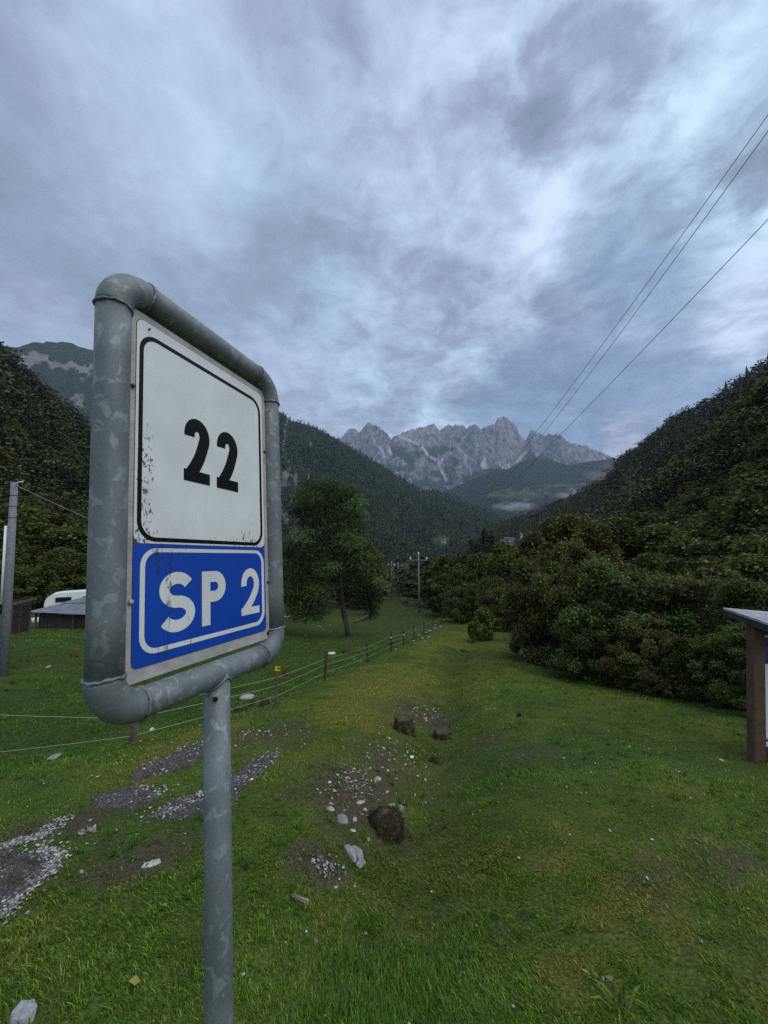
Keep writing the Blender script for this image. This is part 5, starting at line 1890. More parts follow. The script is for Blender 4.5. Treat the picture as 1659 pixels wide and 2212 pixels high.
    part('border', MB().add(*ring_plate(rrect(0.0060, 0.3955, -0.4520, -0.0240, 0.040), rrect(0.0150, 0.3865, -0.4435, -0.0330, 0.032), 0.0010, 0.0015)), km, label='black rounded border line on the white sheet')
    part('border', MB().add(*ring_plate(rrect(0.0140, 0.404 - .006, -0.6680, -0.4650, 0.036), rrect(0.0245, 0.404 - .0165, -0.6585, -0.4730, 0.028), 0.0011, 0.0016)), lm, label='white rounded border line on the blue sheet')
    for x in (0.1165, 0.2170):
        part('numeral', glyph_two(x, -0.313, 0.077, 0.150, 0.0315, 0.0010), km)
    part('letter', glyph_s(0.054, -0.637, 0.094, 0.123, 0.0245, 0.0011), lm)
    part('letter', glyph_p(0.168, -0.638, 0.076, 0.122, 0.0250, 0.0011), lm)
    part('numeral', glyph_two(0.301, -0.634, 0.074, 0.120, 0.0220, 0.0011), lm)
    for (x, y, r_) in ((-0.0075, -0.150, .0042), (-0.004, -0.565, .0050), (0.4135, -0.172, .0036), (0.4150, -0.555, .0036), (0.026, -0.0135, .0018)):
        v, f = tube([(x, y, 0.0), (x, y, 0.004), (x, y, .006)], [r_, r_, r_ * .6], 14)
        s = part('rivet', MB().add(v, f), aged if r_ > .0045 else edge, True)
    part('plate_hole', MB().add(*tube([(0.4135, -0.697, 0.0), (0.4135, -0.697, 0.0012)], 0.006, 14)), MAT['black'])


road_sign()


# ------------------------------------------------------------------ stones, stumps, clods
def rock_mesh(seed, sx, sy, sz, col, sub=2, rough=0.35, dark=0.0):
    rg = np.random.default_rng(seed)
    import bmesh
    bm = bmesh.new()
    bmesh.ops.create_icosphere(bm, subdivisions=sub, radius=1.0)
    v = np.array([x.co[:] for x in bm.verts])
    f = np.array([[x.index for x in fc.verts] for fc in bm.faces])
    bm.free()
    o = rg.random(3) * 50
    n_ = fbm(v[:, 0] * 1.3 + o[0] + v[:, 2] * .7, v[:, 1] * 1.3 + o[1] - v[:, 2] * .9, seed, 4)
    d = 1 + rough * 2 * n_
    for _ in range(7):       # cleaved faces
        nn = rg.normal(size=3)
        nn /= np.linalg.norm(nn)
        h = rg.uniform(0.55, 0.9)
        k = v @ nn
        d = np.where(k * d > h, h / np.maximum(k, 1e-6), d)
    v = v * d[:, None] * np.array([sx, sy, sz])
    c = np.asarray(col)[None] * (1 + 0.5 * fbm(v[:, 0] / sx * 2 + o[2], v[:, 1] / sy * 2, seed + 5, 3)[:, None])
    return v, f, np.clip(c, 0.01, 0.8)


PALE = (0.31, 0.305, 0.285)
GREY = (0.19, 0.19, 0.18)


def stone_at(px, py, w, h, label, group=None, col=PALE, yaw=None, name='stone', seed=None, flat=0.45, aspect=None):
    p = hit(px, py + h * 0.3)
    dist = np.linalg.norm(p)
    W_ = w * p[1] / F_PX * 0.5
    H_ = max(h * p[1] / F_PX * 0.5, W_ * flat * .6)
    sd = seed or int(px * 7 + py * 13) % 9973
    v, f, c = rock_mesh(sd, W_ * 1.08, max(W_ * .7, H_ * .8), H_ * 0.85, col, 2 if w > 10 else 1)
    o = obj(name, MB().add(v, [f], c).mesh(name, [MAT['rock']], False), loc=(p[0], p[1], p[2] + H_ * 0.25))
    o.rotation_euler = (0, 0, yaw if yaw is not None else (sd % 63) / 10)
    o['label'] = label
    o['category'] = 'stone'
    if group:
        o['group'] = group
    return o


# large singular stones
for part_ in ((764, 1832, 34, 52, 'pale grey rock split by a dark crack, lying below the mossy stump', 0.55),):
    p0 = hit(764, 1848)
    t_ = thing('split_rock', part_[4], 'rock', tuple(p0))
    for i, (dx, dy, sx, sy, sz, yw) in enumerate(((-0.026, 0.004, .046, .112, .030, .52), (0.030, 0.000, .042, .104, .034, .54), (0.062, -0.075, .03, .03, .018, .2))):
        v, f, c = rock_mesh(400 + i, sx, sy, sz, (0.23, 0.225, 0.215), 3, .75)
        cz, sz_ = math.cos(yw), math.sin(yw)
        v = v @ np.array([[cz, sz_, 0], [-sz_, cz, 0], [0, 0, 1]]) + np.array([dx, dy, 0.006])
        obj('rock_half' if i < 2 else 'rock_chip', MB().add(v, [f], c).mesh('rock_half', [MAT['rock']]), t_)
stone_at(738, 1768, 30, 20, 'long low grey rock rib left of the mossy stump', col=GREY, yaw=-0.7)
stone_at(713, 1747, 20, 8, 'thin pale rock sliver at the upper left of the stone scatter', col=PALE, yaw=-0.5)
stone_at(866, 1743, 22, 15, 'grey rock just behind the mossy stump on its right', col=GREY)
stone_at(845, 1739, 20, 9, 'flat grey rock touching the top of the mossy stump', col=GREY)
stone_at(327, 1865, 34, 14, 'pale greenish flat stone in the turf left of the sign post', col=(0.33, 0.36, 0.33))
stone_at(52, 2185, 46, 62, 'large whitish stone at the bottom left corner of the meadow', col=(0.30, 0.31, 0.31))
stone_at(115, 1636, 32, 7, 'flat grey stone in the grass below the left end of the fence', col=GREY)
stone_at(536, 1505, 32, 14, 'grey and white stone left of the fence post with the yellow plate', col=(0.30, 0.30, 0.29))
stone_at(717, 1410, 18, 8, 'white stone lying alone in the pasture behind the fence', col=(0.46, 0.46, 0.44))
stone_at(1302, 2112, 9, 11, 'small white stone alone in the bare foreground turf at the right', col=(0.46, 0.46, 0.44))
stone_at(1558, 1641, 10, 6, 'small white stone near the foot of the notice board', col=(0.46, 0.46, 0.44))
stone_at(329, 1574, 14, 8, 'white stone beyond the first fence post', col=(0.5, 0.49, 0.46))
stone_at(889, 1635, 12, 11, 'white stone at the top right of the stone scatter, below the stumps', col=(0.55, 0.54, 0.5))
stone_at(815, 1682, 15, 13, 'rounded whitish stone in the middle of the stone scatter', col=PALE)
stone_at(919, 1684, 6, 8, 'single upright white stone in the grass right of the stone scatter', col=(0.55, 0.54, 0.5))
WS = [(750.6, 1680, 13, 7), (765, 1660, 9, 9), (762, 1666, 7, 6), (855.7, 1682, 8, 6), (836, 1710, 11, 6), (730, 1673, 9, 6), (800, 1659, 8, 9), (825, 1657, 8, 4), (793, 1632, 6, 3), (715, 1735, 12, 5), (717, 1724, 8, 5), (751, 1742, 6, 6), (744, 1749, 7, 5),
      (779, 1733, 22, 9), (789, 1748, 15, 8), (781, 1758, 10, 6), (766, 1770, 15, 8), (761, 1793, 14, 5), (796, 1812, 11, 7), (785, 1931, 6, 4), (893, 1622, 5, 4), (874, 1632, 8, 4), (881, 1640, 6, 4), (783, 1652, 5, 4), (790, 1664, 5, 4), (757, 1655, 5, 5),
      (759, 1688, 6, 4), (748, 1705, 6, 5), (760, 1703, 5, 4), (770, 1697, 6, 4), (783, 1697, 7, 4), (802, 1685, 7, 5), (810, 1693, 5, 4), (797, 1715, 8, 4), (770, 1714, 6, 5), (731, 1716, 4, 3), (738, 1660, 5, 4), (743, 1650, 5, 4), (826, 1630, 5, 4), (817, 1727, 6, 4),
      (856, 1714, 5, 3), (251, 1793, 9, 6), (288, 1797, 8, 6), (185, 1800, 8, 5), (175, 1803, 8, 6), (60, 1970, 12, 6), (159, 1635, 7, 5), (303, 1601, 9, 4), (134, 1925, 9, 6), (175, 1883, 12, 8), (683, 1872, 6, 7), (691, 1882, 6, 7), (746, 1884, 6, 5), (678, 1980, 5, 4),
      (1276, 1668, 7, 5), (915, 1620, 7, 4), (905, 1612, 5, 4), (933, 1590, 5, 4), (900, 1545, 6, 4), (918, 1551, 6, 4), (928, 1560, 5, 3), (908, 1570, 5, 3), (922, 1532, 5, 3), (912, 1540, 4, 3), (1218, 1637, 8, 4), (667, 1567, 6, 3), (770, 1560, 4, 3), (1330, 1790, 4, 3), (1195, 1820, 5, 4),
      (1112, 1964, 5, 5), (1430, 1966, 5, 4), (1350, 2180, 7, 5), (1530, 2150, 5, 4), (1220, 1820, 4, 3), (1340, 1935, 4, 3), (120, 1750, 5, 4), (140, 1742, 5, 4), (205, 1822, 6, 4), (220, 1810, 5, 4), (300, 1810, 5, 3), (400, 1800, 5, 3), (550, 1770, 4, 3), (500, 1995, 5, 4), (720, 1890, 5, 4)]
for i, (px, py, w, h) in enumerate(WS):
    stone_at(px, py, w * 0.92, h * 0.92, 'small whitish stone lying in the short turf', 'small whitish stones scattered in the turf', col=(0.25 + .12 * (i % 3) / 2, 0.245 + .12 * (i % 3) / 2, 0.225 + .1 * (i % 3) / 2))
# stones and clods in the pasture
far_s = [(620, 1330, 16, 8), (633, 1333, 14, 8), (646, 1330, 14, 7), (658, 1336, 12, 6), (672, 1338, 10, 5), (735, 1301, 9, 5), (741, 1296, 6, 4), (790, 1334, 10, 5), (905, 1372, 9, 5), (912, 1378, 10, 5), (920, 1366, 9, 5), (928, 1362, 12, 5), (940, 1357, 12, 5), (951, 1353, 9, 5), (884, 1300, 7, 4),
         (893, 1384, 7, 4), (926, 1375, 8, 4), (855, 1402, 9, 4), (780, 1428, 8, 4), (765, 1424, 7, 4), (690, 1352, 7, 4), (713, 1350, 7, 4), (728, 1350, 6, 4), (660, 1372, 6, 4), (103, 1440, 14, 4), (940, 1350, 8, 5), (898, 1360, 8, 6), (918, 1385, 9, 5)]
for px, py, w, h in far_s:
    stone_at(px, py, w, h, 'greyish stone lying in the grass of the pasture', 'greyish stones lying in the pasture', col=(0.24, 0.235, 0.215))


def clod(px, py, w, h, label, name='earth_clod', col=(0.040, 0.030, 0.021), seed=1, group=None):
    p = hit(px, py)
    W_ = w * p[1] / F_PX * 0.5
    H_ = h * p[1] / F_PX
    v, f, c = rock_mesh(seed, W_, W_ * .8, H_, col, 3, 0.5)
    mb = MB().add(v, [f], c)
    rg = np.random.default_rng(seed)
    k = rg.integers(0, len(v), 40)
    P = v[k] * 1.03
    P = P[P[:, 2] > 0]
    V, q = leaves(P, H_ * 0.5, H_ * 0.07, rg, -.3, -0.4)
    mb.add(V, [q], leaf_col((0.05, 0.06, 0.02), len(P), rg, .3))
    o = obj(name, mb.mesh(name, [MAT['stump']]), loc=tuple(p))
    o['label'] = label
    o['category'] = name.replace('_', ' ')
    if group:
        o['group'] = group


clod(573, 1524, 26, 15, 'dark earth clod at the foot of the fence post with the yellow plate', seed=61)
clod(545, 1524, 18, 10, 'small dark earth clod left of the larger one at the fence', seed=62)
clod(518, 1536, 28, 12, 'low earth clod farthest left in the row beside the fence', seed=63)
clod(620, 1459, 17, 12, 'dark lump in the pasture between the first and second thin fence posts', seed=64, col=(0.05, 0.045, 0.035))
clod(748, 1410, 30, 9, 'dark molehill beside the fence in the pasture', 'molehill', seed=65)
clod(845, 1392, 12, 7, 'dark molehill behind the fence farther along', 'molehill', seed=66)
clod(160, 1418, 18, 9, 'brown tussock in the pasture left of the sign', 'tussock', (0.05, 0.045, 0.025), seed=67)
clod(28, 1478, 16, 8, 'dark tussock right of the concrete pole', 'tussock', (0.03, 0.035, 0.02), seed=68)
clod(938, 1646, 26, 15, 'dark tussock in the ditch below the stumps', 'tussock', (0.035, 0.034, 0.020), seed=69)
clod(1122, 1548, 12, 11, 'tiny brown stump alone in the right meadow', 'stump', (0.055, 0.035, 0.022), seed=70)
clod(1010, 1408, 40, 9, 'weedy hummock at the right edge of the mown track', 'hummock', (0.055, 0.080, 0.020), seed=71)
clod(675, 1322, 60, 9, 'rubble heap under the low branches of the lone tree', 'rubble heap', (0.06, 0.055, 0.045), seed=72)
# fallen branch with a root plate in the pasture behind the lone tree
b_ = hit(770, 1346)
e_ = hit(800, 1331) - b_
t_ = thing('fallen_log', 'dark fallen log with a stubby root end in the pasture right of the lone tree', 'log', tuple(b_))
v_, f_ = tube(np.array([[-.2, 0, .08], [.3 * e_[0], .3 * e_[1], .3 * e_[2] + .12], [.65 * e_[0], .65 * e_[1], .65 * e_[2] + .14], [e_[0], e_[1], e_[2] + .28]]), np.array([.10, .14, .17, .2]), 9)
obj('log', MB().add(v_, f_).mesh('log', [MAT['bark']], True), t_)
v_, f_, c_ = rock_mesh(77, .32, .3, .5, (0.03, 0.026, 0.02), 2, .5)
obj('root_end', MB().add(v_ + e_ + (0, 0, .3), [f_], c_).mesh('root_end', [MAT['stump']]), t_)


def stump(px, py_base, w, h, label, kind, seed):
    """cut tree stump: fluted side, ragged rim, sunken top; the near one is a mossy mound"""
    p = hit(px, py_base)
    W_ = w * p[1] / F_PX * 0.5
    H_ = h * p[1] / F_PX * (0.68 if kind != 'mound' else 0.52)
    t = thing('tree_stump', label, 'stump', tuple(p), 0)
    rg = np.random.default_rng(seed)
    m, nl = 48, 12
    a = np.linspace(0, 2 * np.pi, m, endpoint=False)
    V = []
    C = []
    for i in range(nl):
        s = i / (nl - 1)
        if kind == 'mound':
            rr = W_ * (1.0 - 0.10 * s) * np.sqrt(max(0.0, 1 - (s * 0.93) ** 2.6))
        else:
            rr = W_ * (1.12 - 0.22 * s ** 0.5)
        fl = 1 + (0.10 if kind != 'mound' else 0.06) * np.sin(a * 7 + seed) * (1 - .4 * s) + 0.35 * fbm(a * 3 + seed, np.full(m, s * 2.2), seed, 4)
        zz = H_ * s * (1 + (0.16 * fbm(a * 2, np.full(m, seed * 1.7), seed + 3, 3) if s > .6 else 0)) - 0.04 * (i == 0)
        V.append(np.c_[np.cos(a) * rr * fl, np.sin(a) * rr * fl, zz + 0 * a])
        base = np.array([0.032, 0.024, 0.017]) if kind == 'mound' else np.array([0.050, 0.040, 0.030])
        mossy = np.array([0.060, 0.062, 0.018])
        k = np.clip(fbm(a * 4, np.full(m, s * 3.), seed + 7, 3) * 2.2 + .2 * s, 0, .6)[:, None]
        C.append(base + (mossy - base) * k)
    V.append(np.array([[0, 0, H_ * (0.985 if kind == 'mound' else 0.86)]]))
    C.append(np.array([[0.075, 0.06, 0.042]]) if kind != 'mound' else np.array([[0.06, 0.055, 0.02]]))
    i = np.arange(nl - 1)[:, None] * m
    j = np.arange(m)[None]
    k = (j + 1) % m
    q = np.stack([i + j, i + k, i + m + k, i + m + j], -1).reshape(-1, 4)
    topf = np.stack([(nl - 1) * m + np.arange(m), (nl - 1) * m + (np.arange(m) + 1) % m, np.full(m, nl * m)], -1)
    obj('wood', MB().add(np.concatenate(V), [q, topf], np.concatenate(C)).mesh('stump_wood', [MAT['stump']]), t)
    # moss, roots and dry blades over it
    allv = np.concatenate(V[2:-1])
    n = 900 if kind == 'mound' else 160
    P = allv[rg.integers(0, len(allv), n)] * 1.01 + rg.normal(size=(n, 3)) * W_ * .05
    Vv, qq = leaves(P, W_ * .22, W_ * .045, rg, -.2, -.25)
    cc = leaf_col((0.034, 0.028, 0.015), n, rg, .5, .25)
    dry = np.repeat(rg.random(n) < .16, 4)
    cc[dry] = np.array([0.10, 0.10, 0.03])
    o = obj('moss', MB().add(Vv, [qq], cc).mesh('stump_moss', [MAT['leaf']]), t)
    o['kind'] = 'stuff'


stump(833, 1790, 76, 62, 'big dark mossy stump mound in front, at the lower end of the stone scatter', 'mound', 91)
stump(873, 1580, 40, 40, 'cut tree stump with a hollow top at the head of the ditch', 'cut', 92)
stump(957, 1595, 40, 24, 'low broken stump in the ditch right of the cut one', 'cut', 93)
stone_at(876, 1549, 12, 5, 'white stone lying on top of the cut stump', col=(0.55, 0.55, 0.53))
bpy.data.objects['tree_stump'].rotation_euler[2] = 0.3

# wood chip and a leaf in the foreground
p_ = hit(647, 1957)
v_ = np.array([[-.05, .02, 0.02], [.055, -.012, 0.015], [.06, -.03, 0.02], [-.02, -.004, 0.03], [-.05, .02, 0.004], [.055, -.012, 0.0], [.06, -.03, 0.0], [-.02, -.004, 0.01]])
o_ = obj('wood_chip', MB().add(v_, [np.array([[0, 1, 2, 3], [4, 7, 6, 5], [0, 4, 5, 1], [1, 5, 6, 2], [2, 6, 7, 3], [3, 7, 4, 0]])], (0.34, 0.29, 0.22)).mesh('wood_chip', [MAT['rock']]), loc=tuple(p_ + np.array([0, 0, .03])))
o_['label'] = 'pale torn wood chip in the grass right of the sign post'
o_['category'] = 'wood chip'
rg_ = np.random.default_rng(9)
for px, py, lab in ((613, 1952, 'yellowed fallen leaf beside the wood chip'), (290, 2134, 'yellowed fallen leaf at the bottom left of the sign post')):
    p_ = hit(px, py)
    V_, q_ = leaves(np.array([[0, 0, .03]]), .05, .035, rg_, 1.5, 0)
    o_ = obj('fallen_leaf', MB().add(V_, [q_], (0.30, 0.27, 0.06)).mesh('fallen_leaf', [MAT['leaf']]), loc=tuple(p_))
    o_['label'] = lab
    o_['category'] = 'leaf'


# ------------------------------------------------------------------ gravel in and around the asphalt, nobody could count it
def gravel():
    rg = np.random.default_rng(17)
    pts = []

    def along(px_line, n, spread, smin, smax):
        L_ = np.array([hit(*p)[:2] for p in px_line])
        s = rg.random(n) * (len(L_) - 1)
        i = s.astype(int)
        f = (s - i)[:, None]
        q = L_[i] * (1 - f) + L_[i + 1] * f + rg.normal(size=(n, 2)) * spread
        pts.append(np.c_[q, rg.uniform(smin, smax, n)])

    along([(-20, 1838), (30, 1822), (75, 1812), (105, 1795), (140, 1768)], 434, 0.045, .003, .0085)
    along([(75, 1828), (110, 1845), (130, 1850), (105, 1884), (62, 1924), (18, 1966), (-20, 2000)], 558, 0.040, .003, .0085)
    along([(330, 1765), (400, 1735), (470, 1712), (540, 1672), (600, 1625)], 434, 0.10, .004, .010)
    along([(345, 1668), (380, 1650), (430, 1612), (480, 1608)], 99, 0.16, .005, .011)
    along([(300, 1662), (350, 1640), (400, 1612)], 60, 0.06, .005, .011)
    along([(500, 1590), (560, 1580), (650, 1578)], 45, 0.16, .007, .014)
    along([(300, 1698), (340, 1705), (356, 1716)], 45, 0.05, .005, .012)
    along([(180, 1800), (195, 1795)], 30, 0.03, .005, .012)
    along([(755, 1665), (765, 1690), (750, 1710)], 117, 0.14, .004, .011)
    along([(820, 1645), (850, 1625), (880, 1615)], 45, 0.18, .006, .015)
    along([(905, 1570), (915, 1545), (925, 1525)], 55, 0.22, .008, .02)
    along([(672, 1860), (700, 1872), (735, 1885)], 65, 0.05, .004, .010)
    along([(-40, 1900), (60, 1880)], 30, 0.12, .005, .011)
    along([(230, 1725), (330, 1715)], 20, 0.10, .005, .012)
    n = 420
    q = np.c_[rg.uniform(-3.5, 4.5, n), rg.uniform(1.0, 7.5, n)]
    pts.append(np.c_[q, rg.uniform(.004, .010, n)])
    A = np.concatenate(pts)
    z = ground_z(A[:, 0], A[:, 1]) + 0.012
    import bmesh
    bm = bmesh.new()
    bmesh.ops.create_icosphere(bm, subdivisions=1, radius=1.0)
    v = np.array([x.co[:] for x in bm.verts])
    f = np.array([[x.index for x in fc.verts] for fc in bm.faces])
    bm.free()
    n = len(A)
    VV = np.tile(v[None], (n, 1, 1)) * (1 + 0.28 * rg.normal(size=(n, len(v), 1)))
    sc = A[:, 2][:, None] * np.exp(rg.normal(0, .3, (n, 3))) * np.array([1.15, 1.15, .75])
    VV = VV * sc[:, None, :]
    a = rg.random(n) * 6.28
    ca, sa = np.cos(a)[:, None], np.sin(a)[:, None]
    X = VV[:, :, 0] * ca - VV[:, :, 1] * sa + A[:, 0][:, None]
    Y = VV[:, :, 0] * sa + VV[:, :, 1] * ca + A[:, 1][:, None]
    Z = VV[:, :, 2] + z[:, None]
    F_ = (f[None] + (np.arange(n) * len(v))[:, None, None]).reshape(-1, 3)
    b = (0.10 + 0.36 * rg.random(n) ** 1.6)[:, None] * np.array([1, .975, .91])
    mb = MB().add(np.stack([X, Y, Z], -1).reshape(-1, 3), [F_], np.repeat(b, len(v), axis=0))
    obj('gravel', mb.mesh('gravel', [MAT['rock']]), kind='stuff', label='loose pale gravel along the broken asphalt and in bare turf', category='gravel')


gravel()


# ------------------------------------------------------------------ grass
def grass():
    rg = np.random.default_rng(23)
    n0 = 800000
    # density falls with distance from where people stand so that far blades do not clump; blade width grows to match
    rr = 0.9 * (26 / 0.9) ** (rg.random(n0) ** 0.93)
    an = rg.uniform(-1.02, 1.02, n0)
    x, y = np.sin(an) * rr, np.cos(an) * rr
    clump = fbm(x / .10, y / .10, 88, 2) + 0.6 * fbm(x / .4, y / .4, 89, 3)
    keep = rg.random(n0) < np.clip(0.78 + 1.9 * clump, 0.15, 1)
    for kname in ('asphalt_a', 'asphalt_b', 'asphalt_c', 'asphalt_d'):
        pl = PATCH[kname]
        jx = 0.16 * fbm(x / .13, y / .13, 90, 4)
        c0 = pl.mean(0)
        ins = in_poly(x + jx * 2, y + jx * 2, c0 + (pl - c0) * 0.90)
        keep &= ~(ins & (fbm(x / .22, y / .22, 92, 4) < 0.08) & (rg.random(n0) < 0.985))
    d = dirt_amount(x, y)
    keep &= rg.random(n0) > d * 0.85
    x, y, rr, clump = x[keep], y[keep], rr[keep], clump[keep]
    n = len(x)
    z = ground_z(x, y)
    df = (fence_x(y) - x) * 0.82
    long_ = 1 + 0.5 * sstep(0, 1, df) + 0.5 * np.exp(-((x - np.interp(y, _DY, _DX)) / .5) ** 2) + 0.9 * sstep(.12, .3, fbm(x / .7, y / .7, 93, 3))
    L = 0.020 * (0.6 + 0.9 * rg.random(n) ** 2) * long_ * (1 + 0.9 * np.clip(clump, -.4, .6)) * (1 + 0.020 * rr)
    wd = np.maximum(0.0021, 0.00165 * rr) * (0.7 + 0.6 * rg.random(n))
    a = rg.random(n) * 6.283
    tilt = rg.uniform(0.15, 1.05, n)
    # a lie of the sward: blades lean together in patches
    la = 6.283 * vnoise(x / 1.1, y / 1.1, 95)
    dx = np.cos(a) * np.sin(tilt) + 0.35 * np.cos(la)
    dy = np.sin(a) * np.sin(tilt) + 0.35 * np.sin(la)
    dz = np.cos(tilt)
    sx, sy = -np.sin(a), np.cos(a)
    P = np.c_[x, y, z - 0.003]
    mid = P + np.c_[dx * .35, dy * .35, dz * .62] * L[:, None]
    tip = P + np.c_[dx, dy, dz * .85] * L[:, None]
    s = np.c_[sx, sy, 0 * sx] * (wd / 2)[:, None]
    V = np.stack([P - s, P + s, mid + s * .8, tip, mid - s * .8], 1).reshape(-1, 3)
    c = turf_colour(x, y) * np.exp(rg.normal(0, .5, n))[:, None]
    dead = rg.random(n) < 0.13
    c[dead] = c[dead] * 0.4 + np.array([0.13, 0.105, 0.055]) * 0.7
    near = np.where(rr < 3.2)[0]
    farb = np.where(rr >= 3.2)[0]
    V = V.reshape(-1, 5, 3)
    i = np.arange(len(near))[:, None] * 5
    mb = MB().add(V[near].reshape(-1, 3), [i + np.array([[0, 1, 2, 4]]), i + np.array([[4, 2, 3]])], np.repeat(np.clip(c[near], .004, .4), 5, axis=0))
    mb.add(V[farb][:, [0, 1, 3]].reshape(-1, 3), [np.arange(len(farb) * 3).reshape(-1, 3)], np.repeat(np.clip(c[farb], .004, .4), 3, axis=0))
    # coarser tufts and flat rosettes of weeds
    nt_ = 3000
    rr = 1.0 * (14 / 1.0) ** (rg.random(nt_) ** 0.85)
    an = rg.uniform(-1.0, 1.0, nt_)
    tx, ty = np.sin(an) * rr, np.cos(an) * rr
    ok = fbm(tx / 1.3, ty / 1.3, 97, 3) > -0.06
    for kname in ('asphalt_a', 'asphalt_b', 'asphalt_c', 'asphalt_d'):
        ok &= ~in_poly(tx, ty, PATCH[kname])
    tx, ty = tx[ok], ty[ok]
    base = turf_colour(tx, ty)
    for weed in (False, True):
        sel = np.where((rg.random(len(tx)) < 0.22) == weed)[0]
        k = 9 if weed else 16
        bx = np.repeat(tx[sel], k) + rg.normal(0, .012, len(sel) * k)
        by = np.repeat(ty[sel], k) + rg.normal(0, .012, len(sel) * k)
        bz = ground_z(bx, by)
        m = len(bx)
        sz = np.repeat(np.exp(rg.normal(0, .3, len(sel))), k)
        L = (0.024 if weed else 0.044) * sz * (0.6 + 0.7 * rg.random(m))
        wd = (0.010 if weed else 0.0030) * sz * (0.7 + .5 * rg.random(m)) + 0.0005 * np.hypot(bx, by)
        a = rg.random(m) * 6.283
        el = rg.uniform(0.08, 0.55, m) if weed else rg.uniform(0.5, 1.35, m)
        d = np.c_[np.cos(a) * np.cos(el), np.sin(a) * np.cos(el), np.sin(el)]
        s = np.c_[-np.sin(a), np.cos(a), 0 * a] * (wd / 2)[:, None]
        P = np.c_[bx, by, bz + .004]
        mid = P + d * (L * .55)[:, None]
        tip = P + d * L[:, None] - np.c_[0 * a, 0 * a, L * (.12 if weed else .28)]
        V = np.stack([P - s * .5, P + s * .5, mid + s, tip, mid - s], 1).reshape(-1, 3)
        i = np.arange(m)[:, None] * 5
        cc = np.repeat(base[sel], k, axis=0) * np.exp(rg.normal(0, .3, m))[:, None] * (np.array([0.6, 0.8, 0.9]) if weed else np.array([.72, .80, .8]))
        mb.add(V, [i + np.array([[0, 1, 2, 4]]), i + np.array([[4, 2, 3]])], np.repeat(np.clip(cc, .004, .4), 5, axis=0))
    obj('grass', mb.mesh('grass', [MAT['grass']]), kind='stuff', label='short mown grass covering the meadow and pasture', category='grass')


grass()

# ------------------------------------------------------------------ haze in the valley air, and a few wisps of mist
hz = bpy.data.materials.new('haze_air')
hz.use_nodes = True
hz.node_tree.nodes.clear()
vol = hz.node_tree.nodes.new('ShaderNodeVolumePrincipled')
vol.inputs['Color'].default_value = (0.66, 0.82, 1.0, 1)
vol.inputs['Density'].default_value = 0.000085
vol.inputs['Anisotropy'].default_value = 0.2
ho = hz.node_tree.nodes.new('ShaderNodeOutputMaterial')
hz.node_tree.links.new(vol.outputs[0], ho.inputs['Volume'])
top_ = max(float(h['P'][:, 2].max()) for h in (MASSIF, LEFT_HIGH, FOOTHILL, FOOTHILL2, MID)) + 30
hb = obj('haze', MB().add(*box((0, 3100, (top_ - 160) / 2), (13500, 7600, top_ + 160))).mesh('haze', [hz]), kind='stuff')
hb['label'] = 'pale blue haze in the valley air'
hb['category'] = 'haze'


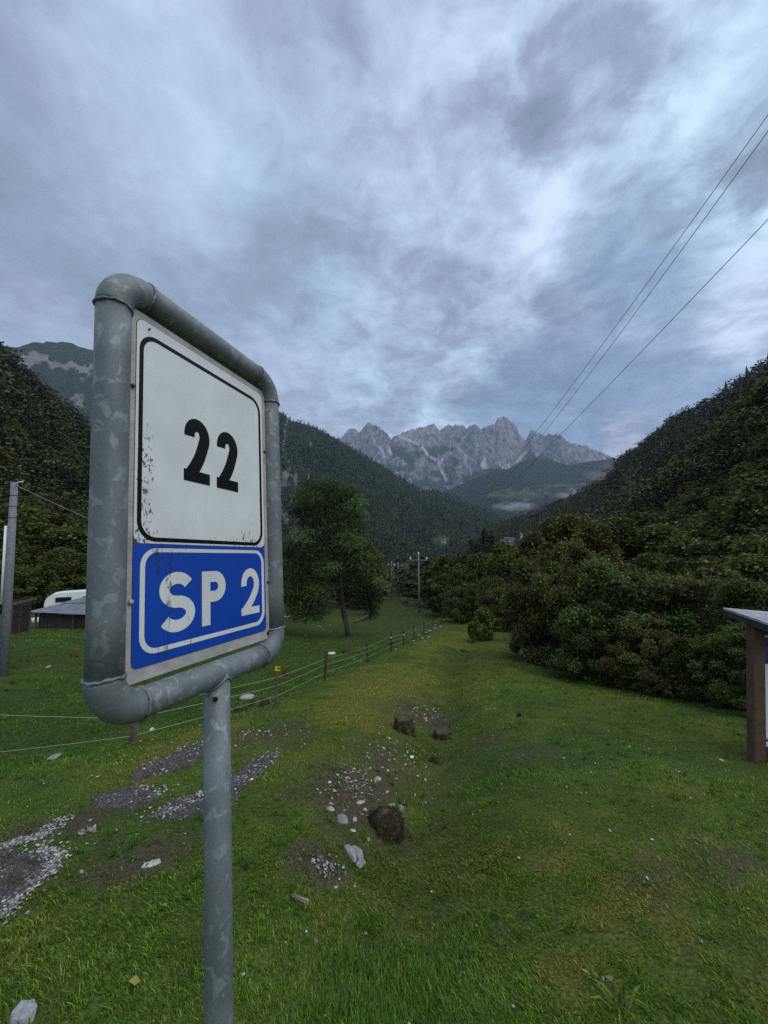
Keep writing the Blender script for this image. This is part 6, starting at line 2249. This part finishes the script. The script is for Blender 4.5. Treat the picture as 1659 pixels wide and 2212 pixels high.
def mist():
    m = bpy.data.materials.new('mist_wisp')
    m.use_nodes = True
    t = m.node_tree
    t.nodes.clear()
    tcn = N(t, 'ShaderNodeTexCoord')
    mpn = N(t, 'ShaderNodeMapping', ins={0: tcn.outputs['Object']})
    mpn.inputs['Scale'].default_value = (0.035, 0.035, 0.07)
    nz = N(t, 'ShaderNodeTexNoise', ins={'Vector': mpn.outputs[0], 'Scale': 1.0, 'Detail': 4.0, 'Roughness': 0.6})
    d = N(t, 'ShaderNodeMapRange', interpolation_type='SMOOTHSTEP', ins={0: nz.outputs[0], 1: 0.36, 2: 0.68, 3: 0.0, 4: 0.045})
    g = VM(t, 'SUBTRACT', tcn.outputs['Generated'], (0.5, 0.5, 0.5))
    ln = VM(t, 'LENGTH', g.outputs[0]).outputs['Value']
    fall = N(t, 'ShaderNodeMapRange', interpolation_type='SMOOTHSTEP', ins={0: ln, 1: 0.5, 2: 0.08, 3: 0.0, 4: 1.0})
    v = N(t, 'ShaderNodeVolumePrincipled', ins={'Density': M(t, 'MULTIPLY', d.outputs[0], fall.outputs[0])})
    v.inputs['Color'].default_value = (0.93, 0.96, 1.0, 1)
    o = N(t, 'ShaderNodeOutputMaterial')
    t.links.new(v.outputs[0], o.inputs['Volume'])
    import bmesh
    bm = bmesh.new()
    bmesh.ops.create_icosphere(bm, subdivisions=3, radius=1.0)
    V = np.array([x.co[:] for x in bm.verts])
    F_ = np.array([[x.index for x in fc.verts] for fc in bm.faces])
    bm.free()
    for px, py, dist, rx, ry, rz, lab in ((1330, 1022, 560, 46, 22, 17, 'thin mist drifting along the ridge of the right slope'), (1112, 1094, 1380, 95, 40, 22, 'pale mist lying over the valley floor under the far mountain'), (1245, 1068, 880, 60, 30, 16, 'faint mist between the right slope and the valley')):
        d_ = ray(px, py)
        c = d_ / math.hypot(d_[0], d_[1]) * dist
        o_ = obj('mist', MB().add(V * np.array([rx, ry, rz]), [F_]).mesh('mist', [m], True), loc=tuple(c), kind='stuff', label=lab, category='mist')
    

mist()


def goat():
    b = hit(880, 1307)
    t = bpy.data.meshes.new('goat_body')
    P = [(0, 0, .52), (.3, 0, .54), (.55, 0, .56), (.72, 0, .44), (.86, 0, .26), (.95, 0, .14), (-.12, 0, .56), (.52, .09, .3), (.52, .09, 0), (.52, -.09, .3), (.52, -.09, 0), (0, .09, .3), (-.03, .09, 0), (0, -.09, .3), (-.03, -.09, 0)]
    E_ = [(0, 1), (1, 2), (2, 3), (3, 4), (4, 5), (0, 6), (2, 7), (7, 8), (2, 9), (9, 10), (0, 11), (11, 12), (0, 13), (13, 14)]
    Rr = [.16, .19, .16, .09, .075, .045, .03, .055, .035, .055, .035, .06, .035, .06, .035]
    t.from_pydata(P, E_, [])
    o = bpy.data.objects.new('goat', t)
    COL.objects.link(o)
    sk = o.modifiers.new('skin', 'SKIN')
    for v, r in zip(t.skin_vertices[0].data, Rr):
        v.radius = (r, r)
    t.skin_vertices[0].data[1].use_root = True
    o.modifiers.new('sub', 'SUBSURF').levels = 1
    o.modifiers['sub'].render_levels = 1
    t.materials.append(simple_mat('dark_fleece', (0.022, 0.019, 0.017), 0.9))
    o.location = tuple(b)
    o.rotation_euler = (0, 0, R(190))
    o['label'] = 'small black animal grazing by the rail fence left of the utility pole'
    o['category'] = 'goat'


goat()
